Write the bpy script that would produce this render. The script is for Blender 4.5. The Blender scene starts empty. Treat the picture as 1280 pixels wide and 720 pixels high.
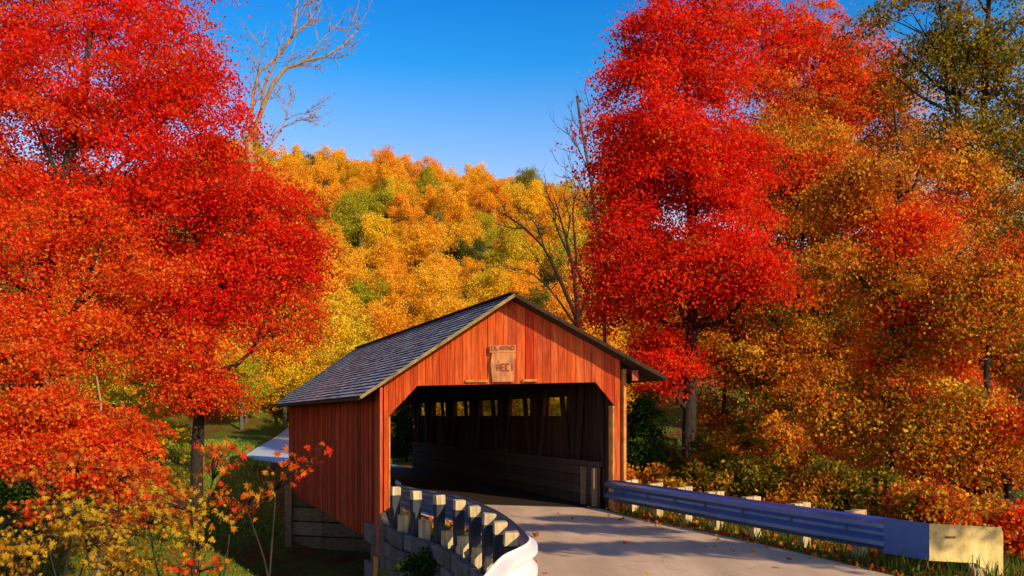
import bpy, bmesh, math, random
import numpy as np
from mathutils import Vector, noise

random.seed(7)
RNG = np.random.default_rng(11)
scene = bpy.context.scene
col = scene.collection
F, HX, HY, CAMZ = 1100.0, 640.0, 519.0, 2.22     # focal length in photo pixels, principal column, horizon row, eye height
D2R = math.radians


def at(px, py, d):
    """world point seen at a photo pixel at distance d in front of the eye"""
    return np.array([(px - HX) / F * d, d, CAMZ + (HY - py) / F * d])


# ------------------------------------------------------------------ tags
def tag(o, label=None, cat=None, group=None, kind=None):
    if label: o['label'] = label
    if cat: o['category'] = cat
    if group: o['group'] = group
    if kind: o['kind'] = kind
    return o


def empty(name, loc, label, cat, group=None, rz=0.0):
    o = bpy.data.objects.new(name, None)
    o.empty_display_size = 0.2
    o.location = loc
    o.rotation_euler = (0, 0, rz)
    col.objects.link(o)
    return tag(o, label, cat, group)


# ------------------------------------------------------------------ mesh helpers
class MB:
    def __init__(self):
        self.v, self.f, self.c = [], [], []

    def add(self, vs, fs, c=0.5):
        o = len(self.v)
        self.v += [tuple(map(float, p)) for p in vs]
        self.c += [c] * len(vs)
        self.f += [tuple(i + o for i in f) for f in fs]

    def hexa(self, p, c=0.5):
        """8 corners: bottom four (ccw) then top four"""
        self.add(p, [(3, 2, 1, 0), (4, 5, 6, 7), (0, 1, 5, 4), (1, 2, 6, 5), (2, 3, 7, 6), (3, 0, 4, 7)], c)

    def bar(self, a, b, w, h, up=(0, 0, 1), c=0.5):
        a, b, up = Vector(a), Vector(b), Vector(up)
        d = (b - a).normalized()
        s = d.cross(up)
        if s.length < 1e-4: s = d.cross(Vector((1, 0, 0)))
        s.normalize()
        n = s.cross(d).normalized()
        s, n = s * w / 2, n * h / 2
        self.hexa([a - s - n, a + s - n, b + s - n, b - s - n, a - s + n, a + s + n, b + s + n, b - s + n], c)

    def tube(self, pts, rads, sides=6, c=0.5, cap=True):
        pts = [Vector(p) for p in pts]
        n = len(pts)
        o = len(self.v)
        ref = Vector((0.3, 0.9, 0.1)).normalized()
        for i, p in enumerate(pts):
            t = (pts[min(i + 1, n - 1)] - pts[max(i - 1, 0)])
            if t.length < 1e-6: t = Vector((0, 0, 1))
            t.normalize()
            s = t.cross(ref)
            if s.length < 1e-3: s = t.cross(Vector((1, 0, 0)))
            s.normalize()
            q = t.cross(s)
            for k in range(sides):
                a = 2 * math.pi * k / sides
                self.v.append(tuple(p + (s * math.cos(a) + q * math.sin(a)) * rads[i]))
                self.c.append(c)
        for i in range(n - 1):
            for k in range(sides):
                k2 = (k + 1) % sides
                self.f.append((o + i * sides + k, o + i * sides + k2, o + (i + 1) * sides + k2, o + (i + 1) * sides + k))
        if cap:
            self.f.append(tuple(o + k for k in reversed(range(sides))))
            self.f.append(tuple(o + (n - 1) * sides + k for k in range(sides)))

    def build(self, name, mat, parent=None, smooth=False, bevel=0.0):
        me = bpy.data.meshes.new(name)
        me.from_pydata(self.v, [], self.f)
        at_ = me.attributes.new('tone', 'FLOAT', 'POINT')
        at_.data.foreach_set('value', np.array(self.c, dtype=np.float32))
        bm = bmesh.new(); bm.from_mesh(me); bmesh.ops.recalc_face_normals(bm, faces=bm.faces); bm.to_mesh(me); bm.free()
        if smooth: me.polygons.foreach_set('use_smooth', [True] * len(me.polygons))
        me.materials.append(mat)
        o = bpy.data.objects.new(name, me)
        col.objects.link(o)
        if parent is not None:
            o.parent = parent
            q = parent
            while q is not None:                     # points are given in world space
                me.transform(q.matrix_basis.inverted()); q = q.parent
        if bevel:
            b = o.modifiers.new('edge', 'BEVEL'); b.width = bevel; b.segments = 2; b.limit_method = 'ANGLE'
        return o


def np_mesh(name, verts, faces_flat, nper, colors, mat):
    """verts (N,3), faces_flat loops, nper verts per face (array), colors (N,3)"""
    me = bpy.data.meshes.new(name)
    me.vertices.add(len(verts))
    me.vertices.foreach_set('co', np.ascontiguousarray(verts, dtype=np.float32).ravel())
    me.loops.add(len(faces_flat))
    me.loops.foreach_set('vertex_index', np.ascontiguousarray(faces_flat, dtype=np.int32))
    nper = np.asarray(nper, dtype=np.int32)
    me.polygons.add(len(nper))
    starts = np.concatenate([[0], np.cumsum(nper)[:-1]]).astype(np.int32)
    me.polygons.foreach_set('loop_start', starts)
    me.polygons.foreach_set('loop_total', nper)
    me.update(calc_edges=True)
    a = me.color_attributes.new('leafcol', 'FLOAT_COLOR', 'POINT')
    rgba = np.ones((len(verts), 4), dtype=np.float32)
    rgba[:, :3] = colors
    a.data.foreach_set('color', rgba.ravel())
    me.materials.append(mat)
    return me


# ------------------------------------------------------------------ materials
def new_mat(name):
    m = bpy.data.materials.new(name)
    m.use_nodes = True
    nt = m.node_tree
    return m, nt.nodes, nt.links, nt.nodes['Principled BSDF']


def mixc(N, Lk, fac, a, b, blend='MIX'):
    n = N.new('ShaderNodeMix'); n.data_type = 'RGBA'; n.blend_type = blend
    for sock, val in ((n.inputs[0], fac), (n.inputs[6], a), (n.inputs[7], b)):
        if hasattr(val, 'is_linked'): Lk.new(val, sock)
        elif isinstance(val, (int, float)): sock.default_value = val
        else: sock.default_value = (*val, 1)
    return n.outputs[2]


def ramp(N, Lk, src, p0, p1, c0=(0, 0, 0), c1=(1, 1, 1)):
    r = N.new('ShaderNodeValToRGB')
    r.color_ramp.elements[0].position = p0; r.color_ramp.elements[1].position = p1
    r.color_ramp.elements[0].color = (*c0, 1); r.color_ramp.elements[1].color = (*c1, 1)
    Lk.new(src, r.inputs[0])
    return r.outputs[0]


def noise_tex(N, Lk, scale, detail=4, rough=0.55, coord='Object', stretch=None):
    tc = N.new('ShaderNodeTexCoord')
    n = N.new('ShaderNodeTexNoise')
    n.inputs['Scale'].default_value = scale; n.inputs['Detail'].default_value = detail
    n.inputs['Roughness'].default_value = rough
    src = tc.outputs[coord]
    if stretch:
        mp = N.new('ShaderNodeMapping'); mp.inputs['Scale'].default_value = stretch
        Lk.new(src, mp.inputs['Vector']); src = mp.outputs[0]
    Lk.new(src, n.inputs['Vector'])
    return n.outputs['Fac']


def bump(N, Lk, bs, h, strength=0.4, dist=0.02):
    b = N.new('ShaderNodeBump'); b.inputs['Strength'].default_value = strength; b.inputs['Distance'].default_value = dist
    Lk.new(h, b.inputs['Height']); Lk.new(b.outputs[0], bs.inputs['Normal'])


def tone(N):
    a = N.new('ShaderNodeAttribute'); a.attribute_name = 'tone'
    return a.outputs['Fac']


def wood_mat(name, dark, light, grey=None, rough=0.75, stretch=(9, 9, 0.6), greyamt=0.35):
    m, N, Lk, bs = new_mat(name)
    g = noise_tex(N, Lk, 2.2, 6, 0.65, 'Object', stretch)
    base = mixc(N, Lk, tone(N), dark, light)
    streak = ramp(N, Lk, g, 0.32, 0.72, (0.42, 0.42, 0.42), (1.15, 1.15, 1.15))
    c = mixc(N, Lk, 1.0, base, streak, 'MULTIPLY')
    if grey:
        w = noise_tex(N, Lk, 1.1, 5, 0.7, 'Object', (3, 3, 0.5))
        f = ramp(N, Lk, w, 0.5, 0.75, (0, 0, 0), (greyamt,) * 3)
        c = mixc(N, Lk, f, c, grey)
    Lk.new(c, bs.inputs['Base Color'])
    bs.inputs['Roughness'].default_value = rough
    bs.inputs['Specular IOR Level'].default_value = 0.25
    bump(N, Lk, bs, g, 0.5, 0.012)
    return m


def leaf_mat(name, trans=0.35, var=0.25, rough=0.5, tint=None):
    m, N, Lk, bs = new_mat(name)
    a = N.new('ShaderNodeAttribute'); a.attribute_name = 'leafcol'
    c = a.outputs['Color']
    if tint:
        c = mixc(N, Lk, 1.0, c, tint, 'MULTIPLY')
    oi = N.new('ShaderNodeObjectInfo')
    hs = N.new('ShaderNodeHueSaturation')
    mr = N.new('ShaderNodeMapRange'); mr.inputs['To Min'].default_value = 1 - var; mr.inputs['To Max'].default_value = 1 + var * 0.6
    Lk.new(oi.outputs['Random'], mr.inputs['Value']); Lk.new(mr.outputs[0], hs.inputs['Value'])
    Lk.new(c, hs.inputs['Color'])
    c = hs.outputs[0]
    Lk.new(c, bs.inputs['Base Color'])
    bs.inputs['Roughness'].default_value = rough
    bs.inputs['Specular IOR Level'].default_value = 0.05
    t = N.new('ShaderNodeBsdfTranslucent'); Lk.new(c, t.inputs['Color'])
    mx = N.new('ShaderNodeMixShader'); mx.inputs[0].default_value = trans
    Lk.new(bs.outputs[0], mx.inputs[1]); Lk.new(t.outputs[0], mx.inputs[2])
    Lk.new(mx.outputs[0], N['Material Output'].inputs['Surface'])
    return m


def bark_mat(name, c0, c1, scale=14):
    m, N, Lk, bs = new_mat(name)
    g = noise_tex(N, Lk, scale, 6, 0.65, 'Object', (1.6, 1.6, 0.35))
    Lk.new(ramp(N, Lk, g, 0.3, 0.7, c0, c1), bs.inputs['Base Color'])
    bs.inputs['Roughness'].default_value = 0.9
    bs.inputs['Specular IOR Level'].default_value = 0.15
    bump(N, Lk, bs, g, 0.8, 0.03)
    return m


def simple_mat(name, color, rough=0.6, metallic=0.0, var=0.25, scale=6, spec=0.4, bmp=0.2):
    m, N, Lk, bs = new_mat(name)
    g = noise_tex(N, Lk, scale, 6, 0.65)
    d = tuple(x * (1 - var) for x in color); l = tuple(min(1, x * (1 + var)) for x in color)
    Lk.new(ramp(N, Lk, g, 0.3, 0.7, d, l), bs.inputs['Base Color'])
    bs.inputs['Roughness'].default_value = rough; bs.inputs['Metallic'].default_value = metallic
    bs.inputs['Specular IOR Level'].default_value = spec
    if bmp: bump(N, Lk, bs, g, bmp, 0.01)
    return m


M = {}
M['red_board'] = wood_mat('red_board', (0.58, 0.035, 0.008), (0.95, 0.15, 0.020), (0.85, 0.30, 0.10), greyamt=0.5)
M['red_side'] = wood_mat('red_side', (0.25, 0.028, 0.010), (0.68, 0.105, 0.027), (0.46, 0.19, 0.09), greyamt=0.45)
M['dark_wood'] = wood_mat('dark_wood', (0.045, 0.024, 0.013), (0.10, 0.055, 0.028), (0.12, 0.09, 0.06))
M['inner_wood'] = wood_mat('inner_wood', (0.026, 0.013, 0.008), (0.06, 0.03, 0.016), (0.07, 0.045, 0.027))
M['kick_wood'] = wood_mat('kick_wood', (0.05, 0.030, 0.018), (0.095, 0.06, 0.036), (0.11, 0.08, 0.05))
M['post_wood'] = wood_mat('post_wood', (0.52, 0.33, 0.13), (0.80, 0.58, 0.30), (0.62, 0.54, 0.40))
M['shaded_post_wood'] = wood_mat('shaded_post_wood', (0.035, 0.035, 0.045), (0.07, 0.07, 0.085), (0.10, 0.10, 0.11))  # post wood darkened to imitate shade behind the beam
M['bumper_wood'] = wood_mat('bumper_wood', (0.20, 0.13, 0.07), (0.30, 0.20, 0.11), (0.25, 0.2, 0.14))
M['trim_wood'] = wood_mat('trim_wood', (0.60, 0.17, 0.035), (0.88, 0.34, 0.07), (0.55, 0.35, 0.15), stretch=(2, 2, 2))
M['fascia_wood'] = wood_mat('fascia_wood', (0.34, 0.24, 0.08), (0.58, 0.42, 0.15), (0.20, 0.20, 0.08), stretch=(2, 2, 2))
M['crib_wood'] = wood_mat('crib_wood', (0.20, 0.12, 0.06), (0.42, 0.28, 0.14), (0.22, 0.18, 0.12), stretch=(2, 2, 6))
M['sign_board'] = wood_mat('sign_board', (0.66, 0.20, 0.06), (0.88, 0.40, 0.16), (0.75, 0.14, 0.03), stretch=(5, 5, 1.5))
M['sign_ink'] = simple_mat('sign_ink', (0.32, 0.07, 0.025), 0.8, 0.0, 0.5, 30)
M['leaf'] = leaf_mat('leaf', 0.54, 0.0)
M['leaf_hill'] = leaf_mat('leaf_hill', 0.30, 0.28)
M['bark_dark'] = bark_mat('bark_dark', (0.016, 0.012, 0.009), (0.055, 0.042, 0.032))
M['bark_grey'] = bark_mat('bark_grey', (0.05, 0.045, 0.04), (0.17, 0.15, 0.13))
M['bark_pale'] = bark_mat('bark_pale', (0.20, 0.115, 0.045), (0.48, 0.31, 0.14), 6)
M['galv'] = simple_mat('galv', (0.15, 0.27, 0.58), 0.28, 0.7, 0.12, 5, 0.5, 0.08)
M['sunlit_white'] = simple_mat('sunlit_white', (0.80, 0.80, 0.80), 0.45, 0.0, 0.06, 4, 0.4, 0.05)
M['bolt_steel'] = simple_mat('bolt_steel', (0.20, 0.17, 0.15), 0.5, 0.6)
M['stone'] = None


def shingle_mat():
    m, N, Lk, bs = new_mat('shingle')
    tc = N.new('ShaderNodeTexCoord'); uv = tc.outputs['UV']
    br = N.new('ShaderNodeTexBrick')
    br.inputs['Color1'].default_value = (0.24, 0.275, 0.33, 1); br.inputs['Color2'].default_value = (0.56, 0.61, 0.69, 1)
    br.inputs['Mortar'].default_value = (0.02, 0.02, 0.025, 1)
    br.inputs['Scale'].default_value = 1.0; br.inputs['Mortar Size'].default_value = 0.012
    br.inputs['Brick Width'].default_value = 0.24; br.inputs['Row Height'].default_value = 0.18
    br.inputs['Bias'].default_value = 0.0
    Lk.new(uv, br.inputs['Vector'])
    g = noise_tex(N, Lk, 1.3, 5, 0.7)
    c = mixc(N, Lk, 1.0, br.outputs['Color'], ramp(N, Lk, g, 0.3, 0.72, (0.5, 0.54, 0.6), (1.35, 1.35, 1.35)), 'MULTIPLY')
    g2 = noise_tex(N, Lk, 2.4, 5, 0.7)
    c = mixc(N, Lk, ramp(N, Lk, g2, 0.60, 0.75, (0, 0, 0), (0.5, 0.5, 0.5)), c, (0.10, 0.10, 0.04))
    Lk.new(c, bs.inputs['Base Color']); bs.inputs['Roughness'].default_value = 0.8
    bs.inputs['Specular IOR Level'].default_value = 0.3
    return m


M['shingle'] = shingle_mat()


def stone_mat():
    m, N, Lk, bs = new_mat('stone')
    g = noise_tex(N, Lk, 5, 7, 0.7)
    c = mixc(N, Lk, tone(N), (0.06, 0.066, 0.075), (0.16, 0.16, 0.155))
    c = mixc(N, Lk, 1.0, c, ramp(N, Lk, g, 0.3, 0.7, (0.5, 0.5, 0.5), (1.25, 1.25, 1.25)), 'MULTIPLY')
    g2 = noise_tex(N, Lk, 1.8, 5, 0.7)
    c = mixc(N, Lk, ramp(N, Lk, g2, 0.52, 0.68, (0, 0, 0), (0.7, 0.7, 0.7)), c, (0.05, 0.07, 0.025))
    Lk.new(c, bs.inputs['Base Color']); bs.inputs['Roughness'].default_value = 0.9
    bump(N, Lk, bs, g, 0.9, 0.03)
    return m


M['stone'] = stone_mat()


def road_mat():
    m, N, Lk, bs = new_mat('asphalt')
    g = noise_tex(N, Lk, 0.7, 6, 0.6)
    f = noise_tex(N, Lk, 60, 3, 0.7)
    w = noise_tex(N, Lk, 0.9, 4, 0.6, 'Object', (1, 0.15, 1))
    c = ramp(N, Lk, g, 0.25, 0.75, (0.70, 0.45, 0.28), (0.92, 0.63, 0.40))
    c = mixc(N, Lk, 1.0, c, ramp(N, Lk, f, 0.3, 0.7, (0.72, 0.72, 0.72), (1.2, 1.2, 1.2)), 'MULTIPLY')
    c = mixc(N, Lk, 1.0, c, ramp(N, Lk, w, 0.35, 0.65, (0.78, 0.78, 0.78), (1.1, 1.1, 1.1)), 'MULTIPLY')
    vo = N.new('ShaderNodeTexVoronoi'); vo.feature = 'DISTANCE_TO_EDGE'; vo.inputs['Scale'].default_value = 0.55
    tc = N.new('ShaderNodeTexCoord'); nz = N.new('ShaderNodeTexNoise'); nz.inputs['Scale'].default_value = 1.5; nz.inputs['Detail'].default_value = 5
    Lk.new(tc.outputs['Object'], nz.inputs['Vector'])
    ad = N.new('ShaderNodeVectorMath'); ad.operation = 'MULTIPLY_ADD'
    Lk.new(nz.outputs['Color'], ad.inputs[0]); ad.inputs[1].default_value = (0.9, 0.9, 0.9); Lk.new(tc.outputs['Object'], ad.inputs[2])
    Lk.new(ad.outputs[0], vo.inputs['Vector'])
    c = mixc(N, Lk, ramp(N, Lk, vo.outputs['Distance'], 0.003, 0.012, (0.22, 0.22, 0.22), (0, 0, 0)), c, (0.07, 0.065, 0.06))
    Lk.new(c, bs.inputs['Base Color']); bs.inputs['Roughness'].default_value = 0.75
    bump(N, Lk, bs, f, 0.35, 0.01)
    return m


M['asphalt'] = road_mat()
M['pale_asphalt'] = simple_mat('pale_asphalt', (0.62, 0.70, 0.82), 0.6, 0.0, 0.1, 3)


def ground_mat():
    m, N, Lk, bs = new_mat('turf')
    g = noise_tex(N, Lk, 0.35, 6, 0.65)
    f = noise_tex(N, Lk, 9, 6, 0.75)
    grass = ramp(N, Lk, f, 0.28, 0.75, (0.03, 0.065, 0.008), (0.22, 0.29, 0.03))
    litter = ramp(N, Lk, f, 0.3, 0.72, (0.05, 0.022, 0.010), (0.30, 0.12, 0.030))
    c = mixc(N, Lk, ramp(N, Lk, g, 0.45, 0.62), grass, litter)
    Lk.new(c, bs.inputs['Base Color']); bs.inputs['Roughness'].default_value = 0.95
    bs.inputs['Specular IOR Level'].default_value = 0.1
    bump(N, Lk, bs, f, 0.9, 0.08)
    return m


M['turf'] = ground_mat()


def water_mat():
    m, N, Lk, bs = new_mat('creek_water')
    g = noise_tex(N, Lk, 3, 4, 0.6)
    bs.inputs['Base Color'].default_value = (0.012, 0.02, 0.016, 1)
    bs.inputs['Roughness'].default_value = 0.08
    bump(N, Lk, bs, g, 0.25, 0.05)
    return m


M['water'] = water_mat()


# ------------------------------------------------------------------ terrain
def poly_dist(x, y, pts):
    best = np.full(np.shape(x), 1e9)
    for (ax, ay), (bx, by) in zip(pts[:-1], pts[1:]):
        dx, dy = bx - ax, by - ay
        t = np.clip(((x - ax) * dx + (y - ay) * dy) / (dx * dx + dy * dy), 0, 1)
        best = np.minimum(best, np.hypot(x - ax - t * dx, y - ay - t * dy))
    return best


def sst(v):
    v = np.clip(v, 0, 1)
    return v * v * (3 - 2 * v)


CREEK = [(40, 46), (20, 37), (6, 32), (-2, 29.5), (-5.6, 26), (-8.5, 19), (-12, 11), (-15, 2), (-18, -14), (-30, -60)]
LRAIL = [(-2.75, 20.9), (-2.55, 19.4), (-1.82, 18.0), (-0.96, 16.4), (-0.34, 14.4), (-0.04, 12.9), (0.13, 11.7), (0.20, 11.0), (0.17, 10.5), (0.03, 10.0), (-0.12, 9.5), (-0.27, 8.4), (-0.42, 7.0)]
BED = [(-4.5, 31), (-7.2, 34.0), (-10.2, 33.2)]
BL0, U0, A0 = (-3.244, 22.3), (5.791, -1.7), (-0.368, 0.930)
DET0 = U0[0] * A0[1] - U0[1] * A0[0]
WALL = [(-3.30, 21.9), (-3.0, 20.3), (-2.8, 19.3), (-2.25, 17.9), (-1.38, 16.2), (-0.78, 14.3), (-0.49, 12.9), (-0.33, 11.6), (-0.28, 10.8), (-0.40, 9.8), (-0.62, 8.6), (-0.8, 7.6)]
NEAR_ROAD = [(3.0, -40), (2.9, 0), (2.75, 8), (2.65, 11.5), (2.25, 15), (1.0, 18.4), (-0.3, 21.6), (-0.55, 22.2)]
FAR_ROAD = [(-6.75, 37.6), (-7.6, 39.6), (-9.4, 42.2), (-11.4, 46.5), (-13.0, 54), (-14.5, 64), (-16.4, 75)]


def ground_h(x, y):
    x = np.asarray(x, float); y = np.asarray(y, float)
    rise = 1.25 * np.clip((y - 46) / 29, 0, 3) ** 1.25
    lat = 1 + 0.12 * np.sin(x * 0.021 + 2.2) - 0.0030 * np.clip(x + 40, -60, 120)
    hill = 36.5 * sst((y - 62) / 112) * lat + 10 * sst((y - 180) / 300)
    base = rise + hill
    base = base - 0.8 * sst((-x - 6) / 6) * (1 - sst((y - 35) / 9))
    base = base - 0.35 * sst((x - 6.2) / 3) * (1 - sst((y - 40) / 20))
    bumps = 0.10 * np.sin(x * 0.9 + 1.3 * np.sin(y * 0.5)) * np.sin(y * 0.8 + 0.7 * np.sin(x * 0.6))
    d = np.minimum(poly_dist(x, y, CREEK), np.maximum(poly_dist(x, y, BED) - 2.2, 0))
    dip = 3.5 * (1 - sst((d - 1.0) / 5.2))
    dwl = poly_dist(x, y, WALL)
    wx = np.interp(y, [p[1] for p in WALL[::-1]], [p[0] for p in WALL[::-1]])
    we = wx + 0.16 - x
    side = np.where(we > 0, 1.0, 0.0) * sst((y - 8.2) / 2.5) * sst((24.5 - y) / 3)
    g = base + bumps - dip
    g = g - side * 2.1 * sst(we / 0.3) * (1 - sst((dwl - 3.5) / 5)) * (1 - dip / 3.6)
    dn = poly_dist(x, y, NEAR_ROAD)
    wn = (1 - sst((dn - 3.0) / 0.9)) * np.where(side > 0.02, 1 - sst(we / 0.26), 1.0)
    g = g * (1 - wn) + (-0.03) * wn
    rx = np.interp(y, [p[1] for p in LRAIL[::-1]], [p[0] for p in LRAIL[::-1]])
    g = g - 0.32 * sst((rx + 0.02 - x) / 0.2) * (x > rx - 2.5) * (y > 8.5) * (y < 21.5) * (g > -0.3)
    df = poly_dist(x, y, FAR_ROAD)
    tt = ((x - BL0[0]) * -U0[1] + (y - BL0[1]) * U0[0]) / DET0
    wf = (1 - sst((df - 3.4) / 1.2)) * sst((tt - 17.3) / 0.6)
    g = g * (1 - wf) + (rise - 0.03) * wf
    return g


def gz(x, y):
    return float(ground_h(np.array([x]), np.array([y]))[0])


def axis_pts(lo, hi, core_lo, core_hi, fine, growth=1.12):
    core = list(np.arange(core_lo, core_hi + fine / 2, fine))
    s, a = fine, core[-1]
    while a < hi:
        s *= growth; a += s; core.append(a)
    s, a, pre = fine, core[0], []
    while a > lo:
        s *= growth; a -= s; pre.append(a)
    return np.array(pre[::-1] + core)


gx = axis_pts(-900, 900, -12, 9, 0.22)
gy = axis_pts(-300, 1200, 8, 42, 0.22, 1.05)
GX, GY = np.meshgrid(gx, gy)
GZ = ground_h(GX, GY)
nx, ny = len(gx), len(gy)
gv = np.stack([GX.ravel(), GY.ravel(), GZ.ravel()], 1)
ii = (np.arange(ny - 1)[:, None] * nx + np.arange(nx - 1)[None, :]).ravel()
gf = np.stack([ii, ii + 1, ii + nx + 1, ii + nx], 1).ravel()
gme = np_mesh('ground', gv, gf, np.full(len(ii), 4), np.full((len(gv), 3), 0.5), M['turf'])
gme.polygons.foreach_set('use_smooth', [True] * len(gme.polygons))
go = bpy.data.objects.new('ground', gme); col.objects.link(go); tag(go, kind='structure')


def resample(pts, n):
    pts = np.array(pts, float)
    # Catmull-Rom
    P = np.vstack([2 * pts[0] - pts[1], pts, 2 * pts[-1] - pts[-2]])
    out = []
    for i in range(1, len(P) - 2):
        for t in np.linspace(0, 1, 12, endpoint=False):
            a, b, c, d = P[i - 1], P[i], P[i + 1], P[i + 2]
            out.append(0.5 * (2 * b + (c - a) * t + (2 * a - 5 * b + 4 * c - d) * t * t + (3 * b - a - 3 * c + d) * t ** 3))
    out.append(P[-2])
    out = np.array(out)
    L = np.concatenate([[0], np.cumsum(np.linalg.norm(np.diff(out, axis=0), axis=1))])
    s = np.linspace(0, L[-1], n)
    return np.stack([np.interp(s, L, out[:, k]) for k in range(out.shape[1])], 1)


def strip(name, left, right, n, m, mat, zfun):
    A, B = resample(left, n), resample(right, n)
    vs, fs = [], []
    for i in range(n):
        for j in range(m + 1):
            p = A[i] + (B[i] - A[i]) * j / m
            vs.append((p[0], p[1], zfun(p[0], p[1])))
    for i in range(n - 1):
        for j in range(m):
            q = i * (m + 1) + j
            fs.append((q, q + 1, q + m + 2, q + m + 1))
    b = MB(); b.add(vs, fs)
    o = b.build(name, mat)
    tag(o, kind='structure')
    return o


# ------------------------------------------------------------------ rails' plan paths
RRAIL = [(2.30, 20.9), (2.72, 19.9), (3.35, 18.4), (4.05, 16.6), (4.72, 15.0), (5.25, 13.8), (5.62, 12.98)]

strip('road', [(-0.9, -40), (-0.9, 0), (-0.2, 6), (0.12, 8.6), (0.42, 11.2), (0.12, 13.4), (-0.60, 16.4), (-1.7, 18.9), (-2.55, 21.0), (-2.72, 22.45)],
      [(6.6, -40), (6.6, 0), (6.2, 8), (5.45, 11.5), (4.95, 13.2), (4.35, 15), (3.6, 16.9), (2.7, 18.9), (2.2, 20.5), (2.05, 21.05)], 60, 8, M['asphalt'],
      lambda x, y: 0.0)
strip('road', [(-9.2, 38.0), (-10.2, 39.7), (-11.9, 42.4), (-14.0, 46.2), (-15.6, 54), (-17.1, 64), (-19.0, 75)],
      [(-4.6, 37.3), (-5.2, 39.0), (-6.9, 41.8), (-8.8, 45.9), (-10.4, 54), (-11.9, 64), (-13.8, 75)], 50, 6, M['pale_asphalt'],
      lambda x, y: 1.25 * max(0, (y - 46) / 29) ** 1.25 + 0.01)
# creek water
b = MB()
cp = resample(CREEK[:-1], 60)
vs, fs = [], []
for i, p in enumerate(cp):
    t = cp[min(i + 1, 59)] - cp[max(i - 1, 0)]; t /= np.linalg.norm(t)
    n_ = np.array([-t[1], t[0]])
    for s in (-2.3, 2.3):
        q = p + n_ * s; vs.append((q[0], q[1], -3.25))
for i in range(59): fs.append((2 * i, 2 * i + 1, 2 * i + 3, 2 * i + 2))
b.add(vs, fs); tag(b.build('creek_water', M['water']), kind='structure')

# ------------------------------------------------------------------ covered bridge
BL, BR = np.array([-3.244, 22.3]), np.array([2.547, 20.6])
U2 = BR - BL
A2 = np.array([-0.368, 0.930]); A2 = A2 / np.linalg.norm(A2)
LEN = 17.8
P2 = np.array([A2[1], -A2[0]])                      # outward normal of the +s wall


def B(s, t, z):
    p = BL + s * U2 + t * A2
    return (p[0], p[1], z)


SR, ZR = 0.545, 5.10                                 # ridge position across and its height
SLL, SLR = 3.62, 3.42                                # roof fall per unit of width, each slope


def roof_z(s):
    return ZR - (SR - s) * SLL if s < SR else ZR - (s - SR) * SLR


root = empty('covered_bridge', B(0.5, 0, 0), 'red wooden covered bridge with vertical board siding and grey shingle gable roof', 'covered bridge')
OPEN = [(-0.2, -1.15), (0.022, -1.15), (0.0221, 2.20), (0.153, 2.96), (0.903, 3.00), (0.978, 2.45), (0.9781, -0.35), (1.2, -0.35)]


def open_z(s):
    return float(np.interp(s, [p[0] for p in OPEN], [p[1] for p in OPEN]))


def gable(t0, tdir, rng, name, mat):
    mb = MB()
    edges = [0.0, 0.022]
    s = 0.022
    brk = [0.153, 0.903, 0.978, SR]
    while s < 0.978 - 1e-6:
        s2 = s + rng.uniform(0.030, 0.038)
        for k in sorted(brk):
            if s < k - 1e-6 and s2 > k - 0.008: s2 = k; break
        edges.append(s2); s = s2
    edges.append(1.0)
    for i, (a, c_) in enumerate(zip(edges[:-1], edges[1:])):
        eps = 1e-4
        th = 0.03 + rng.uniform(0, 0.018)
        ga, gb = a + 0.0010, c_ - 0.0010
        zb0, zb1 = open_z(a + eps), open_z(c_ - eps)
        zt0, zt1 = roof_z(a) - 0.03, roof_z(c_) - 0.03
        tt0, tt1 = t0, t0 + tdir * th
        tn = rng.uniform(0.0, 1.0) ** 0.8
        mb.hexa([B(ga, tt0, zb0), B(gb, tt0, zb1), B(gb, tt1, zb1), B(ga, tt1, zb0), B(ga, tt0, zt0), B(gb, tt0, zt1), B(gb, tt1, zt1), B(ga, tt1, zt0)], tn)
    return mb.build(name, mat, root)


rg = random.Random(3)
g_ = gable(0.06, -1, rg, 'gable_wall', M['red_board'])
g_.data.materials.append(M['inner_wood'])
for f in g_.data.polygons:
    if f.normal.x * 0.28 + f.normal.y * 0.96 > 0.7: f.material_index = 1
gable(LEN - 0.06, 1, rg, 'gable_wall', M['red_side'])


def side_boards(s_edge, out, zlo, zhi, t0, t1, rng, mb, holes=(), w=(0.19, 0.26)):
    t = t0
    cuts = sorted([h[0] for h in holes] + [h[1] for h in holes])
    while t < t1 - 1e-6:
        t2 = min(t + rng.uniform(*w), t1)
        for k in cuts:
            if t < k - 1e-6 and t2 > k - 0.06: t2 = k; break
        if t1 - t2 < 0.08: t2 = t1
        th = 0.028 + rng.uniform(0, 0.015)
        tn = rng.uniform(0, 1)
        segs = [(zlo + rng.uniform(-0.03, 0.03), zhi)]
        for h in holes:
            if h[0] - 1e-4 <= t and t2 <= h[1] + 1e-4:
                segs = [(segs[0][0], h[2]), (h[3], zhi)]
        for za, zb in segs:
            p = [np.array(B(s_edge, t + 0.004, za)), np.array(B(s_edge, t2 - 0.004, za))]
            n3 = np.array([P2[0], P2[1], 0]) * out * th
            q = [p[0] + n3, p[1] + n3]
            top = [x + np.array([0, 0, zb - za]) for x in (p[0], p[1], q[1], q[0])]
            mb.hexa([p[0], p[1], q[1], q[0]] + top, tn)
            # batten over the joint
            if zb - za > 1.5:
                c0 = np.array(B(s_edge, t2, za)) + n3 * 1.0
                bw = 0.022
                a3 = np.array([A2[0], A2[1], 0]) * bw
                m3 = np.array([P2[0], P2[1], 0]) * out * 0.022
                base = [c0 - a3, c0 + a3, c0 + a3 + m3, c0 - a3 + m3]
                mb.hexa(base + [x + np.array([0, 0, zb - za]) for x in base], rng.uniform(0, 1))
        t = t2


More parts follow.
